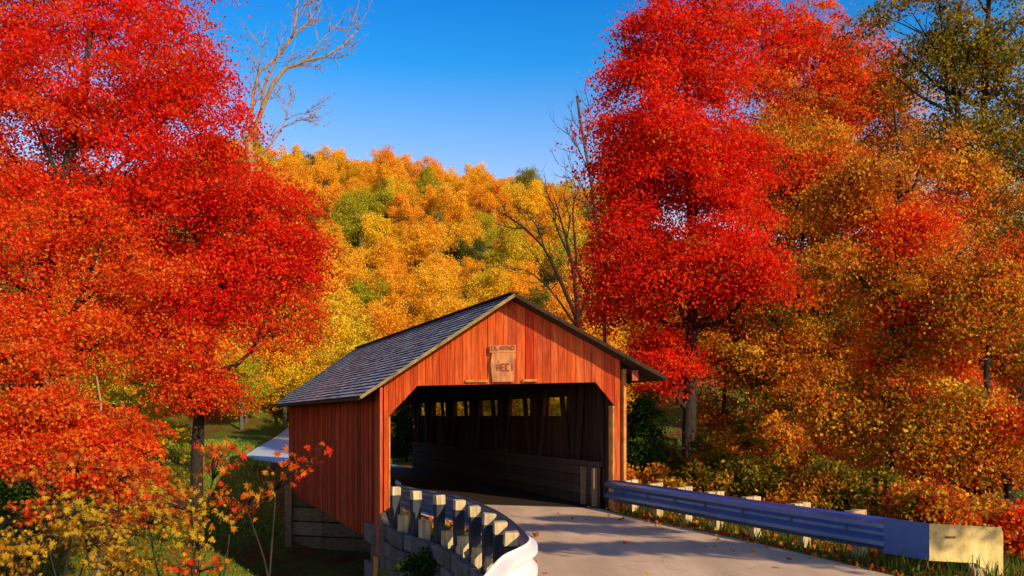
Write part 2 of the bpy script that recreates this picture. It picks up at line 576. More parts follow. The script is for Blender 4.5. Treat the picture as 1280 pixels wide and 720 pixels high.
def inner_faces(o, sg):
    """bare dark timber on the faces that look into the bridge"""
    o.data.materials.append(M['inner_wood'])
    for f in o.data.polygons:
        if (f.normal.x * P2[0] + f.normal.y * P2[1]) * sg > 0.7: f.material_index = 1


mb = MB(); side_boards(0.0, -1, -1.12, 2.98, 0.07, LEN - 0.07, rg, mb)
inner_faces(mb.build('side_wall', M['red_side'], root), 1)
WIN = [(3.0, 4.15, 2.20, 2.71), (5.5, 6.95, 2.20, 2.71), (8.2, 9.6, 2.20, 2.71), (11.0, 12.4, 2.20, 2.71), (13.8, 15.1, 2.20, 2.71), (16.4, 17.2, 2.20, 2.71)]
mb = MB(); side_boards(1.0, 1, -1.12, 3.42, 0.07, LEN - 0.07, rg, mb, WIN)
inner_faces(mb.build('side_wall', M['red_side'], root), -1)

# corner posts at the near portal
for s, zlo, zt in ((0.0, -1.35, 2.95), (1.0, -0.35, 3.3)):
    mb = MB()
    sg = -1 if s == 0 else 1
    c0 = np.array(B(s, 0.10, 0)); n3 = np.array([P2[0], P2[1], 0]) * sg; a3 = np.array([A2[0], A2[1], 0])
    w_, d_ = (0.36, 0.075) if s == 0 else (0.2, 0.07)
    pts = [c0 + n3 * 0.046 - a3 * 0.16, c0 + n3 * 0.046 + a3 * w_, c0 + n3 * (0.046 + d_) + a3 * w_, c0 + n3 * (0.046 + d_) - a3 * 0.16]
    mb.hexa([p + np.array([0, 0, zlo]) for p in pts] + [p + np.array([0, 0, zt]) for p in pts], 0.8)
    mb.build('corner_post', M['trim_wood'] if s == 1 else M['red_side'], root, bevel=0.006)

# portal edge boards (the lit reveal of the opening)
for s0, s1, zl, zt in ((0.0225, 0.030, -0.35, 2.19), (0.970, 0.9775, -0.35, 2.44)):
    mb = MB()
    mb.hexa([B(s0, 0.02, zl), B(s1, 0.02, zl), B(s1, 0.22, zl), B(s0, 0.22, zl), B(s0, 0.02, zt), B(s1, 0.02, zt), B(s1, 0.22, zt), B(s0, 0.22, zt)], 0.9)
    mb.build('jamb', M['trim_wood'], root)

# lintel ledges over the opening
for s0, s1 in ((0.36, 0.455), (0.602, 0.662)):
    mb = MB()
    mb.hexa([B(s0, -0.06, 3.03), B(s1, -0.06, 3.03), B(s1, 0.01, 3.03), B(s0, 0.01, 3.03), B(s0, -0.06, 3.085), B(s1, -0.06, 3.085), B(s1, 0.01, 3.085), B(s0, 0.01, 3.085)], 1.0)
    mb.build('ledge', M['trim_wood'], root)

# roof slopes with real courses of shingles
TF, TB = -0.42, LEN + 0.42
NC = 24
rmesh_v, rmesh_f, ruv = [], [], []
SEL, SER = -0.125, 1.135
for side in (0, 1):
    se = SEL if side == 0 else SER
    nT = 40
    for k in range(NC):
        sa = se + (SR - se) * k / NC
        sb = se + (SR - se) * (k + 1.15) / NC if k < NC - 1 else SR
        za, zb = roof_z(sa), roof_z(sb)
        for j in range(nT):
            t0 = TF + (TB - TF) * j / nT; t1 = TF + (TB - TF) * (j + 1) / nT
            jz = [rg.uniform(0, 0.012) for _ in range(2)]
            o = len(rmesh_v)
            rmesh_v += [B(sa, t0, za + 0.035 + jz[0]), B(sa, t1, za + 0.035 + jz[0]), B(sb, t1, zb + 0.012), B(sb, t0, zb + 0.012), B(sa, t0, za), B(sa, t1, za)]
            fs = [(o, o + 1, o + 2, o + 3), (o + 4, o + 5, o + 1, o)]
            rmesh_f += fs
            v0, v1 = k * 0.18, (k + 1.15) * 0.18
            ruv += [(t0, v0), (t1, v0), (t1, v1), (t0, v1), (t0, v0), (t1, v0), (t1, v0), (t0, v0)]
me = bpy.data.meshes.new('roof'); me.from_pydata(rmesh_v, [], rmesh_f)
uvl = me.uv_layers.new(name='UVMap'); uvl.data.foreach_set('uv', np.array(ruv, dtype=np.float32).ravel())
me.materials.append(M['shingle'])
ro = bpy.data.objects.new('roof', me); col.objects.link(ro); ro.parent = root; me.transform(root.matrix_basis.inverted())
# roof boarding underneath, rafter tails, ridge cap
mb = MB()
for se in (SEL + 0.006, SER - 0.006):
    for j in range(6):
        t0 = TF + 0.03 + (TB - TF - 0.06) * j / 6; t1 = TF + 0.03 + (TB - TF - 0.06) * (j + 1) / 6
        p = [B(se, t0, roof_z(se) - 0.05), B(SR, t0, ZR - 0.05), B(SR, t1, ZR - 0.05), B(se, t1, roof_z(se) - 0.05)]
        q = [(x, y, z + 0.045) for x, y, z in p]
        mb.hexa(p + q, rg.uniform(0.2, 0.8))
mb.build('roof_boarding', M['dark_wood'], ro)
mb = MB()
t = 0.3
while t < LEN:
    for se, s_in in ((SEL + 0.012, 0.0), (SER - 0.012, 1.0)):
        mb.bar(B(se, t, roof_z(se) - 0.11), B(SR, t, ZR - 0.11), 0.07, 0.11, c=0.4)
    t += 0.72
mb.build('rafters', M['dark_wood'], ro)
mb = MB(); mb.bar(B(SR, TF - 0.01, ZR + 0.045), B(SR, TB + 0.01, ZR + 0.045), 0.22, 0.03, c=0.5)
mb.build('ridge_cap', M['dark_wood'], ro)
for tt, mt in ((TF - 0.02, 'fascia_wood'), (TB + 0.02, 'dark_wood')):
    for se in (SEL, SER):
        mb = MB(); mb.bar(B(se, tt, roof_z(se) - 0.015), B(SR, tt, ZR - 0.015), 0.03, 0.075, c=0.6)
        mb.build('fascia', M[mt if se < 0 else 'dark_wood'], ro)
for se, sg in ((SEL - 0.004, -1), (SER + 0.004, 1)):
    mb = MB(); mb.bar(B(se, TF, roof_z(se) - 0.03), B(se, TB, roof_z(se) - 0.03), 0.025, 0.06, c=0.3)
    mb.build('eave_board', M['dark_wood'], ro)
# shadow-side bracket block below the right eave
mb = MB(); mb.bar(B(1.045, -0.12, 3.02), B(1.045, -0.12, 3.26), 0.14, 0.14, up=(0, 1, 0), c=0.8)
mb.build('eave_block', M['red_side'], root)

# deck
mb = MB()
t = 0.12
while t < LEN - 0.12:
    t2 = min(t + 0.24, LEN - 0.12)
    p = [B(0.012, t, -0.12), B(0.988, t, -0.12), B(0.988, t2 - 0.01, -0.12), B(0.012, t2 - 0.01, -0.12)]
    mb.hexa(p + [(x, y, z + 0.115 + rg.uniform(0, 0.006)) for x, y, z in p], rg.uniform(0, 1)); t = t2
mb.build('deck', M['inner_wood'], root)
mb = MB()
for s in (0.08, 0.35, 0.65, 0.92):
    mb.bar(B(s, 0.1, -0.36), B(s, LEN - 0.1, -0.36), 0.25, 0.44, c=0.4)
mb.build('floor_beams', M['dark_wood'], root)
# trusses
for s in (0.018, 0.981):
    mb = MB()
    zt = 2.95 if s < 0.5 else 3.2
    mb.bar(B(s, 0.25, zt), B(s, LEN - 0.25, zt), 0.2, 0.25, c=0.5)
    bays = [0.35, 2.3, 4.85, 7.55, 10.3, 13.1, 15.8, LEN - 0.35]
    for k, (t, t2) in enumerate(zip(bays[:-1], bays[1:])):
        mb.bar(B(s, t, 0.0), B(s, t, zt - 0.13), 0.10, 0.16, up=(A2[0], A2[1], 0), c=0.3)
        d = 0.10; tm = (t + t2) / 2
        mb.bar(B(s, t + 0.15, 0.2), B(s, tm - 0.5, zt - 0.15), d, d * 1.3, c=0.6)
        mb.bar(B(s, tm + 0.5, zt - 0.15), B(s, t2 - 0.15, 0.2), d, d * 1.3, c=0.6)
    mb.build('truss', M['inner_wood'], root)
# cross ties
mb = MB()
t = 0.9
while t < LEN:
    mb.bar(B(0.05, t, 3.12), B(0.95, t, 3.12), 0.18, 0.2, c=0.3); t += 2.84
mb.build('cross_ties', M['inner_wood'], root)
# kick walls along the deck
for s0, s1 in ((0.040, 0.050), (0.948, 0.958)):
    mb = MB()
    for k in range(4):
        z0 = 0.02 + k * 0.24
        p = [B(s0, 0.5, z0), B(s1, 0.5, z0), B(s1, LEN - 0.3, z0), B(s0, LEN - 0.3, z0)]
        mb.hexa(p + [(x, y, z + 0.228) for x, y, z in p], rg.uniform(0, 1))
    sm = (s0 + s1) / 2
    mb.bar(B(sm, 0.45, 1.04), B(sm, LEN - 0.3, 1.04), 0.14, 0.12, c=0.7)
    mb.build('kick_wall', M['kick_wood'], root)
for t in (0.55, 1.15):
    mb = MB()
    mb.bar(B(0.938, t, 0.02), B(0.938, t, 0.95), 0.10, 0.12, up=(A2[0], A2[1], 0), c=0.9)
    mb.build('bumper_post', M['bumper_wood'], root)

# sign on the gable
def gable_pt(px, py, t=-0.06):
    dx = (px - HX) / F
    p0 = BL + t * A2
    s = (dx * p0[1] - p0[0]) / (U2[0] - dx * U2[1])
    p = p0 + s * U2
    return s, CAMZ + (HY - py) / F * p[1]


def plate(mb, pxs, t0, t1, c=0.5):
    """prism whose outline is given on the gable plane as (s, z)"""
    n = len(pxs)
    vs = [B(s, t1, z) for s, z in pxs] + [B(s, t0, z) for s, z in pxs]
    fs = [tuple(range(n))[::-1], tuple(range(n, 2 * n))] + [(i, (i + 1) % n, n + (i + 1) % n, n + i) for i in range(n)]
    mb.add(vs, fs, c)


s0, z1 = gable_pt(611.5, 432); s1, z0 = gable_pt(644.5, 477)
mb = MB()
sl = lambda k: s0 + (s1 - s0) * k
zl = lambda k: z0 + (z1 - z0) * k
plate(mb, [(sl(0.12), zl(0.0)), (sl(0.93), zl(0.0)), (sl(0.95), zl(0.62)), (sl(1.0), zl(0.66)), (sl(1.0), zl(1.0)), (sl(0.0), zl(1.0)), (sl(0.0), zl(0.84)), (sl(0.1), zl(0.8)), (sl(0.04), zl(0.5))], -0.085, -0.05, 0.6)
sign = mb.build('sign', M['sign_board'], root)
mb = MB()
plate(mb, [(sl(0.0), zl(0.80)), (sl(1.0), zl(0.80)), (sl(1.0), zl(0.83)), (sl(0.0), zl(0.83))], -0.097, -0.086, 0.9)
mb.build('sign_rail', M['trim_wood'], sign)


def strokes(mb, word, x0, x1, y0, y1, th):
    """block letters made of bars on the sign board, in board coordinates"""
    G = {'H': [(0, 0, 0, 1), (1, 0, 1, 1), (0, .5, 1, .5)], 'E': [(0, 0, 0, 1), (0, 0, 1, 0), (0, .5, .8, .5), (0, 1, 1, 1)], 'I': [(.5, 0, .5, 1)],
         'R': [(0, 0, 0, 1), (0, 1, 1, 1), (1, 1, 1, .5), (0, .5, 1, .5), (.4, .5, 1, 0)], 'C': [(0, 0, 0, 1), (0, 0, 1, 0), (0, 1, 1, 1)], 'L': [(0, 0, 0, 1), (0, 0, 1, 0)],
         'O': [(0, 0, 0, 1), (1, 0, 1, 1), (0, 0, 1, 0), (0, 1, 1, 1)], 'N': [(0, 0, 0, 1), (1, 0, 1, 1), (0, 1, 1, 0)], 'A': [(0, 0, .5, 1), (1, 0, .5, 1), (.25, .4, .75, .4)]}
    n = len(word); w = (x1 - x0) / n
    for i, ch in enumerate(word):
        for a in G.get(ch, []):
            X = lambda u: x0 + (i + 0.12 + 0.72 * u) * w
            p = (X(a[0]), y0 + (y1 - y0) * a[1]); q = (X(a[2]), y0 + (y1 - y0) * a[3])
            mb.bar(B(sl(p[0]), -0.0885, zl(p[1])), B(sl(q[0]), -0.0885, zl(q[1])), 0.006, th, up=(U2[0] * (q[1] - p[1] != 0) + 1e-3, U2[1] * (q[1] - p[1] != 0), 1 if q[1] == p[1] else 0), c=0.4)


mb = MB(); strokes(mb, 'HECI', 0.26, 0.94, 0.30, 0.48, 0.04); mb.build('lettering', M['sign_ink'], sign)
mb = MB(); strokes(mb, 'OLARNO', 0.06, 0.95, 0.87, 0.97, 0.022); mb.build('lettering', M['sign_ink'], sign)

# ------------------------------------------------------------------ abutments and walls
ab = empty('timber_abutment', B(0.5, LEN - 0.6, -4), 'dark timber crib abutment carrying the far end of the covered bridge', 'abutment')
mb = MB()
z = -4.2; k = 0
while z < -0.72:
    h = 0.62
    for s in np.linspace(-0.02, 1.02, 5)[:-1]:
        s2 = s + 0.26
        off = 0.05 * (k % 2)
        p = [B(s + 0.002, LEN - 0.9 + off, z), B(s2 - 0.002, LEN - 0.9 + off, z), B(s2 - 0.002, LEN + 1.2, z), B(s + 0.002, LEN + 1.2, z)]
        mb.hexa(p + [(x, y, zz + h - 0.05) for x, y, zz in p], rg.uniform(0, 1))
    z += h; k += 1
mb.build('cribbing', M['crib_wood'], ab, bevel=0.03)
for s in (-0.035, 1.035):
    mb = MB()
    mb.bar(B(s, LEN - 1.0, -4.2), B(s, LEN - 1.0, -0.8), 0.3, 0.3, up=(0, 1, 0), c=0.7)
    mb.build('crib_post', M['crib_wood'], ab)

nb = empty('stone_abutment', B(0.5, 0.6, -3), 'stone abutment under the near portal of the covered bridge', 'abutment')
mb = MB()
z = -3.6; k = 0
while z < -0.64:
    s = -0.02 - 0.03 * (k % 2)
    while s < 1.03:
        s2 = min(s + rg.uniform(0.08, 0.16), 1.03)
        j = rg.uniform(0, 0.05)
        p = [B(s + 0.002, 0.28 - j, z), B(s2 - 0.002, 0.28 - j, z), B(s2 - 0.002, 1.1 + j, z), B(s + 0.002, 1.1 + j, z)]
        mb.hexa(p + [(x, y, zz + 0.485) for x, y, zz in p], rg.uniform(0, 1)); s = s2
    z += 0.5; k += 1
mb.build('masonry', M['stone'], nb, bevel=0.03)
mb = MB(); mb.tube([B(-0.02, 0.05, -3.4), B(-0.012, 0.02, -1.36)], [0.24, 0.2], 8, 0.8)
mb.build('timber_post', M['trim_wood'], nb)

LR = resample(LRAIL, 120)


def offset_path(P, d):
    out = []
    for i in range(len(P)):
        t = P[min(i + 1, len(P) - 1)] - P[max(i - 1, 0)]; t = t / np.linalg.norm(t)
        out.append(P[i] + np.array([-t[1], t[0]]) * d)
    return np.array(out)


# wing wall of field stones along the outside of the road-side rail
WW = resample(WALL, 200)
ww = empty('retaining_wall', (WW[0][0], WW[0][1], -3), 'dark stone retaining wall below the white-ended guardrail, above the creek', 'retaining wall')
mb = MB()
Ls = np.concatenate([[0], np.cumsum(np.linalg.norm(np.diff(WW, axis=0), axis=1))])
wp = lambda s: np.array([np.interp(s, Ls, WW[:, 0]), np.interp(s, Ls, WW[:, 1])])
z = -2.9; k = 0
while z < -0.5:
    s = -0.0 - 0.3 * (k % 2); s = max(s, 0)
    h = 0.34
    while s < Ls[-1] - 0.05:
        s2 = min(s + rg.uniform(0.35, 0.85), Ls[-1])
        a, c_ = wp(s + 0.012), wp(s2 - 0.012)
        t = (c_ - a) / (np.linalg.norm(c_ - a) + 1e-9); n2 = np.array([t[1], -t[0]])   # towards the creek side? flip below
        j = rg.uniform(0, 0.07); lean = 0.10 * (z + 2.9) / 2.7
        A_, B_ = a + n2 * (0.05 + j - lean), c_ + n2 * (0.05 + j - lean)
        C_, D_ = c_ - n2 * 0.16, a - n2 * 0.16
        p = [(*A_, z), (*B_, z), (*C_, z), (*D_, z)]
        mb.hexa(p + [(x, y, zz + h - 0.018) for x, y, zz in p], rg.uniform(0, 1))
        s = s2
    z += h; k += 1
mb.build('masonry', M['stone'], ww, bevel=0.035)

# ------------------------------------------------------------------ guardrails
PROF = [(0.0, 0.015), (0.035, 0.03), (0.085, 0.115), (0.150, 0.115), (0.225, 0.012), (0.275, 0.012), (0.350, 0.115), (0.415, 0.115), (0.465, 0.03), (0.50, 0.015)]


def w_beam(P, z0, side, name, mat, parent, i0=0, i1=None, flat=None):
    """sheet of W section swept along plan path P; side = +1: the road lies to the right of the walking direction"""
    i1 = len(P) if i1 is None else i1
    mb = MB()
    vs, fs = [], []
    m = len(PROF)
    for i in range(i0, i1):
        t = P[min(i + 1, len(P) - 1)] - P[max(i - 1, 0)]; t = t / np.linalg.norm(t)
        n2 = np.array([t[1], -t[0]]) * side
        k = 1.0 if flat is None else flat(i)
        for zz, off in PROF:
            q = P[i] + n2 * (off * k); vs.append((q[0], q[1], z0 + zz))
        for zz, off in PROF:
            q = P[i] + n2 * (off * k - 0.006); vs.append((q[0], q[1], z0 + zz))
    n = i1 - i0
    for i in range(n - 1):
        o, o2 = i * 2 * m, (i + 1) * 2 * m
        for j in range(m - 1):
            fs.append((o + j, o2 + j, o2 + j + 1, o + j + 1))
            fs.append((o + m + j + 1, o2 + m + j + 1, o2 + m + j, o + m + j))
        fs.append((o + m, o2 + m, o2, o)); fs.append((o + m - 1, o2 + m - 1, o2 + 2 * m - 1, o + 2 * m - 1))
    for o in (0, (n - 1) * 2 * m):
        for j in range(m - 1): fs.append((o + j, o + j + 1, o + m + j + 1, o + m + j))
    mb.add(vs, fs)
    return mb.build(name, mat, parent)


def rail_post(parent, p, nrm, tvec, ztop, zbot, w, d, blk_top, blk_bot, beam_off):
    """post behind the beam plus its blockout; nrm points at the road"""
    n3 = np.array([*nrm, 0]); t3 = np.array([*tvec, 0]); p3 = np.array([*p, 0])
    mb = MB()
    c = p3 - n3 * (beam_off + d / 2)
    q = [c - t3 * w / 2 - n3 * d / 2, c + t3 * w / 2 - n3 * d / 2, c + t3 * w / 2 + n3 * d / 2, c - t3 * w / 2 + n3 * d / 2]
    lean = np.array([rg.uniform(-.02, .02), rg.uniform(-.02, .02), 0])
    mb.hexa([x + np.array([0, 0, zbot]) for x in q] + [x + lean + np.array([0, 0, ztop + rg.uniform(-.015, .015)]) for x in q], rg.uniform(0.3, 1))
    po = mb.build('post', M['post_wood'], parent, bevel=0.008)
    mb = MB()
    bd = beam_off - 0.012
    c = p3 - n3 * (0.008 + bd / 2)
    bw = w * 0.92
    q = [c - t3 * bw / 2 - n3 * bd / 2, c + t3 * bw / 2 - n3 * bd / 2, c + t3 * bw / 2 + n3 * bd / 2, c - t3 * bw / 2 + n3 * bd / 2]
    mb.hexa([x + np.array([0, 0, blk_bot]) for x in q] + [x + np.array([0, 0, blk_top]) for x in q], rg.uniform(0.3, 1))
    mb.build('block', M['post_wood'], po, bevel=0.006)


gl = empty('guardrail', (LR[0][0], LR[0][1], 0), 'curved guardrail seen from behind with lit and shaded tones painted on posts and white end', 'guardrail')
split = 82
w_beam(LR, 0.20, -1, 'beam', M['galv'], gl, 0, split + 1)
w_beam(LR, 0.20, -1, 'end_beam', M['sunlit_white'], gl, split, len(LR))  # white colour stands in for full sun on the turned end
# (walking from the bridge to the viewer the road is on the left: side = -1)
LLs = np.concatenate([[0], np.cumsum(np.linalg.norm(np.diff(LR, axis=0), axis=1))])


def on_path(P, Ls, s):
    p = np.array([np.interp(s, Ls, P[:, 0]), np.interp(s, Ls, P[:, 1])])
    q = np.array([np.interp(s + 0.05, Ls, P[:, 0]), np.interp(s + 0.05, Ls, P[:, 1])]); r = np.array([np.interp(s - 0.05, Ls, P[:, 0]), np.interp(s - 0.05, Ls, P[:, 1])])
    t = (q - r) / np.linalg.norm(q - r)
    return p, t


def timber(parent, c, t, n2, w, d, z0, z1, mat, name, tone_, bev=0.012):
    q = [c - t * w / 2 - n2 * d / 2, c + t * w / 2 - n2 * d / 2, c + t * w / 2 + n2 * d / 2, c - t * w / 2 + n2 * d / 2]
    mb = MB(); lean = np.array([rg.uniform(-.015, .015), rg.uniform(-.015, .015)])
    mb.hexa([(*x, z0) for x in q] + [(*(x + lean), z1 + rg.uniform(-.012, .012)) for x in q], tone_)
    return mb.build(name, mat, parent, bevel=bev)


s = 2.0
for k in range(8):
    p, t = on_path(LR, LLs, s)
    n2 = np.array([-t[1], t[0]])          # road on the left of travel
    po = timber(gl, p - n2 * 0.16, t, n2, 0.17, 0.18, -0.75, 0.50, M['shaded_post_wood'], 'post', 0.5)  # dark colour stands in for the beam's shadow on the post
    timber(po, p - n2 * 0.16, t, n2, 0.182, 0.192, 0.503, 0.685, M['post_wood'], 'sunlit_post_top', 0.9)  # pale colour stands in for sunlight above the beam
    p2, t2 = on_path(LR, LLs, s + 0.52)
    m2 = np.array([-t2[1], t2[0]])
    if k < 7: timber(gl, p2 - m2 * 0.20, t2, m2, 0.15, 0.20, -0.75, 0.08 + rg.uniform(-.06, .08), M['post_wood'], 'stub_post', rg.uniform(.5, 1))  # pale stubs added for the sunlit patches below the beam
    s += 1.12

RR = resample(RRAIL, 90)
gr = empty('guardrail', (RR[0][0], RR[0][1], 0), 'long blue-grey guardrail with ridged beam on wooden posts and cream end plate', 'guardrail')
w_beam(RR, 0.20, 1, 'beam', M['galv'], gr)
RLs = np.concatenate([[0], np.cumsum(np.linalg.norm(np.diff(RR, axis=0), axis=1))])
for s in (0.7, 1.75, 2.85, 3.95, 5.15, 6.45, 7.7):
    p, t = on_path(RR, RLs, s)
    n2 = np.array([t[1], -t[0]])
    mb = MB(); q = p + n2 * 0.012
    mb.tube([(*q, 0.45), (*(q + n2 * 0.03), 0.45)], [0.026, 0.022], 8)
    mb.build('bolt', M['bolt_steel'], gr)
    rail_post(gr, p, n2, t, 0.735, -0.7, 0.16, 0.17, 0.72, 0.2, 0.18)
# end plate: a flat shoe carrying the line of the beam, then a wing folded to face down the road
te = (RR[-1] - RR[-3]); te /= np.linalg.norm(te)
ne = np.array([te[1], -te[0]])
P0 = RR[-1] - te * 0.06
P1 = P0 + te * 0.78 + ne * -0.02
mb = MB()
q = [P0 + ne * 0.020, P1 + ne * 0.020, P1 + ne * 0.008, P0 + ne * 0.008]
q = [P0 + ne * 0.124, P1 + ne * 0.124, P1 + ne * 0.116, P0 + ne * 0.116]
mb.hexa([(*x, 0.19) for x in q] + [(*x, 0.71) for x in q])
mb.build('end_shoe', simple_mat('end_shoe_shaded', (0.045, 0.12, 0.34), 0.5, 0.2, 0.1), gr)  # blue colour imitates shade on this side of the end plate


def wing_mat():
    m, N, Lk, bs = new_mat('wing_paint')
    g = noise_tex(N, Lk, 3.0, 6, 0.7, 'Object', (1, 1, 0.5))
    c = ramp(N, Lk, g, 0.36, 0.66, (0.45, 0.30, 0.07), (0.90, 0.70, 0.26))
    g2 = noise_tex(N, Lk, 9, 6, 0.7)
    c = mixc(N, Lk, ramp(N, Lk, g2, 0.58, 0.72, (0, 0, 0), (0.6, 0.6, 0.6)), c, (0.22, 0.15, 0.06))
    Lk.new(c, bs.inputs['Base Color']); bs.inputs['Roughness'].default_value = 0.65
    return m


W0 = P1 + ne * 0.121
wdir = np.array([0.995, -0.10]); wn = np.array([-0.10, -0.995])
wl = 0.98
outline = [(0, 0.19), (0.62, 0.165), (0.66, 0.0), (wl, -0.04), (wl, 0.60), (wl - 0.03, 0.665), (0.45, 0.69), (0, 0.71)]
mb = MB()
vs = [(*(W0 + wdir * a + wn * 0.004), z) for a, z in outline] + [(*(W0 + wdir * a - wn * 0.006), z) for a, z in outline]
n = len(outline)
mb.add(vs, [tuple(range(n)), tuple(range(2 * n - 1, n - 1, -1))] + [((i + 1) % n, i, n + i, n + (i + 1) % n) for i in range(n)])
wing = mb.build('end_plate', wing_mat(), gr)
mb = MB()
c0 = W0 + wdir * 0.28 + wn * 0.007
for a0, a1, z0_, z1_ in ((-0.07, 0.07, 0.505, 0.535),):
    q = [c0 + wdir * a0, c0 + wdir * a1, c0 + wdir * a1 + wn * 0.008, c0 + wdir * a0 + wn * 0.008]
    mb.hexa([(*x, z0_) for x in q] + [(*x, z1_) for x in q])
mb.build('slot', M['sign_ink'], wing)
mb = MB()
c0 = W0 + wdir * 0.60 + wn * 0.11
q = [c0 - wdir * 0.09 - wn * 0.1, c0 + wdir * 0.09 - wn * 0.1, c0 + wdir * 0.09 + wn * 0.1, c0 - wdir * 0.09 + wn * 0.1]
mb.hexa([(*x, -0.3) for x in q] + [(*x, 0.12) for x in q], 0.3)
mb.build('stub_post', M['post_wood'], gr, bevel=0.012)
mb = MB()
c0 = W0 + wdir * 0.62 - wn * 0.12
q = [c0 - wdir * 0.08 - wn * 0.1, c0 + wdir * 0.08 - wn * 0.1, c0 + wdir * 0.08 + wn * 0.1, c0 - wdir * 0.08 + wn * 0.1]
mb.hexa([(*x, -0.5) for x in q] + [(*x, 0.6) for x in q], 0.5)
mb.build('post', M['post_wood'], gr)

# ------------------------------------------------------------------ foliage
RED = np.array([[.95, .028, .012], [.95, .045, .012], [.88, .016, .012], [.95, .085, .014]])
REDOR = np.array([[.95, .07, .012], [.95, .15, .016], [.95, .24, .020], [.92, .035, .012], [.95, .10, .014]])
ORANGE = np.array([[.80, .24, .022], [.86, .34, .026], [.70, .15, .016], [.84, .40, .034], [.40, .17, .02]])
RUST = np.array([[.80, .27, .020], [.90, .38, .028], [.42, .22, .018], [.24, .21, .018], [.92, .45, .034], [.90, .10, .016]])
OLIVE = np.array([[.20, .18, .016], [.36, .27, .020], [.11, .12, .014], [.62, .32, .022], [.24, .17, .016]])
GREEN = np.array([[.035, .085, .010], [.06, .13, .014], [.09, .15, .016], [.025, .06, .010]])
GOLD = np.array([[.95, .50, .022], [.95, .44, .020], [.95, .56, .030], [.90, .40, .018]])
YELLOW = np.array([[.95, .60, .022], [.92, .54, .020], [.80, .52, .024], [.95, .68, .034]])
AMBER = np.array([[.95, .40, .022], [.95, .45, .024], [.88, .33, .018], [.95, .42, .022]])
YGREEN = np.array([[.60, .50, .024], [.76, .56, .026], [.40, .38, .020], [.84, .60, .028]])


def leaf_cloud(pos, size, colors, up_bias=0.55, star=False, rng=RNG):
    n = len(pos)
    d = rng.normal(size=(n, 3)); d[:, 2] -= 0.25; d /= np.linalg.norm(d, axis=1, keepdims=True)
    nr = rng.normal(size=(n, 3)) * (1 - up_bias) * 0.9 + np.array([0.30, -0.38, 0.50]) * up_bias * 1.7
    s = np.cross(nr, d); s /= np.linalg.norm(s, axis=1, keepdims=True) + 1e-9
    nn = np.cross(d, s)
    L = (size * (rng.uniform(0.45, 1.25, n) if star else rng.uniform(0.7, 1.3, n)))[:, None]
    curl = rng.uniform(0.1, 0.75, (n, 1))
    if not star:
        W = L * 0.38
        fold = rng.uniform(0.05, 0.35, (n, 1)) * L * 0.5
        v = np.stack([pos - d * L * 0.5, pos + s * W + nn * fold, pos + d * L * 0.5, pos - s * W + nn * fold], 1)
        k = 4
        faces = np.arange(n * 4); nper = np.full(n, 4)
    else:
        # five-lobed leaf outline (angle, radius) around the blade centre, lobe tips drooping
        out = [(180, .12), (140, .55), (112, .42), (88, .80), (62, .42), (38, .85), (20, .48), (0, 1.05)]
        ang = [a for a, r in out] + [-a for a, r in out[-2:0:-1]]
        rad = [r for a, r in out] + [r for a, r in out[-2:0:-1]]
        k = len(ang)
        vv = []
        for a, r in zip(ang, rad):
            ca, sa = math.cos(D2R(a)) * r * 0.55, math.sin(D2R(a)) * r * 0.55
            vv.append(pos + d * L * ca + s * L * sa - nn * L * (curl * r * r * abs(math.sin(D2R(a))) * 0.8 + curl * 0.35 * max(0, math.cos(D2R(a))) * r * r - 0.05))
        v = np.stack(vv, 1)
        faces = np.arange(n * k); nper = np.full(n, k)
    return v.reshape(-1, 3), faces, nper, np.repeat(colors, k, axis=0)


def vnoise(p, sc, off=0.0):
    q = p * sc + off
    return np.sin(q[:, 0] * 1.7 + 1.3 * np.sin(q[:, 1] * 1.1 + q[:, 2])) * np.sin(q[:, 1] * 1.3 + 1.9 * np.sin(q[:, 2] * 0.9 + q[:, 0] * 0.7)) * 0.6 + np.sin(q[:, 2] * 2.1 + 1.7 * np.sin(q[:, 0] * 0.8)) * 0.4


def crown_points(blobs, n_leaf, cl_r, shell=0.5, flat=0.45, per=45, seed=0, gap=-0.55, gsc=0.8):
    """blobs: list of (cx,cy,cz,rx,ry,rz[,weight[,pal]]). Leaves sit in flattened sprays spread through the blobs."""
    rng = np.random.default_rng(seed)
    w = np.array([(b[3] * b[5] + b[3] * b[4] + b[4] * b[5]) * (b[6] if len(b) > 6 else 1) for b in blobs]); w /= w.sum()
    ncl = max(4, n_leaf // per)
    bi = rng.choice(len(blobs), size=int(ncl * 1.5), p=w)
    C = np.array([b[:3] for b in blobs])[bi]; R = np.array([b[3:6] for b in blobs])[bi]
    u = rng.normal(size=(len(bi), 3)); u /= np.linalg.norm(u, axis=1, keepdims=True)
    r = 1 - (1 - shell) * rng.uniform(0, 1, len(bi)) ** 1.4
    r *= 1 + 0.24 * vnoise(u * 2.2 + C * 0.37, 1.6) + rng.normal(0, 0.07, len(bi))
    P = C + u * R * r[:, None]
    keep = vnoise(P, gsc, seed * 1.7) > gap
    P, bi, u = P[keep][:ncl], bi[keep][:ncl], u[keep][:ncl]
    n = len(P)
    cnt = rng.poisson(per, n)
    ci = np.repeat(np.arange(n), cnt)
    N = len(ci)
    g = rng.normal(size=(N, 3))
    rc = cl_r * rng.uniform(0.5, 1.5, n)
    off = g * rc[ci][:, None] * np.array([1, 1, flat])
    # sprays droop outwards
    hor = np.hypot(off[:, 0], off[:, 1])
    off[:, 2] -= 0.25 * hor * (hor > 0)
    tilt = (u[ci][:, 0] * off[:, 0] + u[ci][:, 1] * off[:, 1])
    off[:, 2] -= 0.35 * tilt
    return P, bi, ci, P[ci] + off, rng


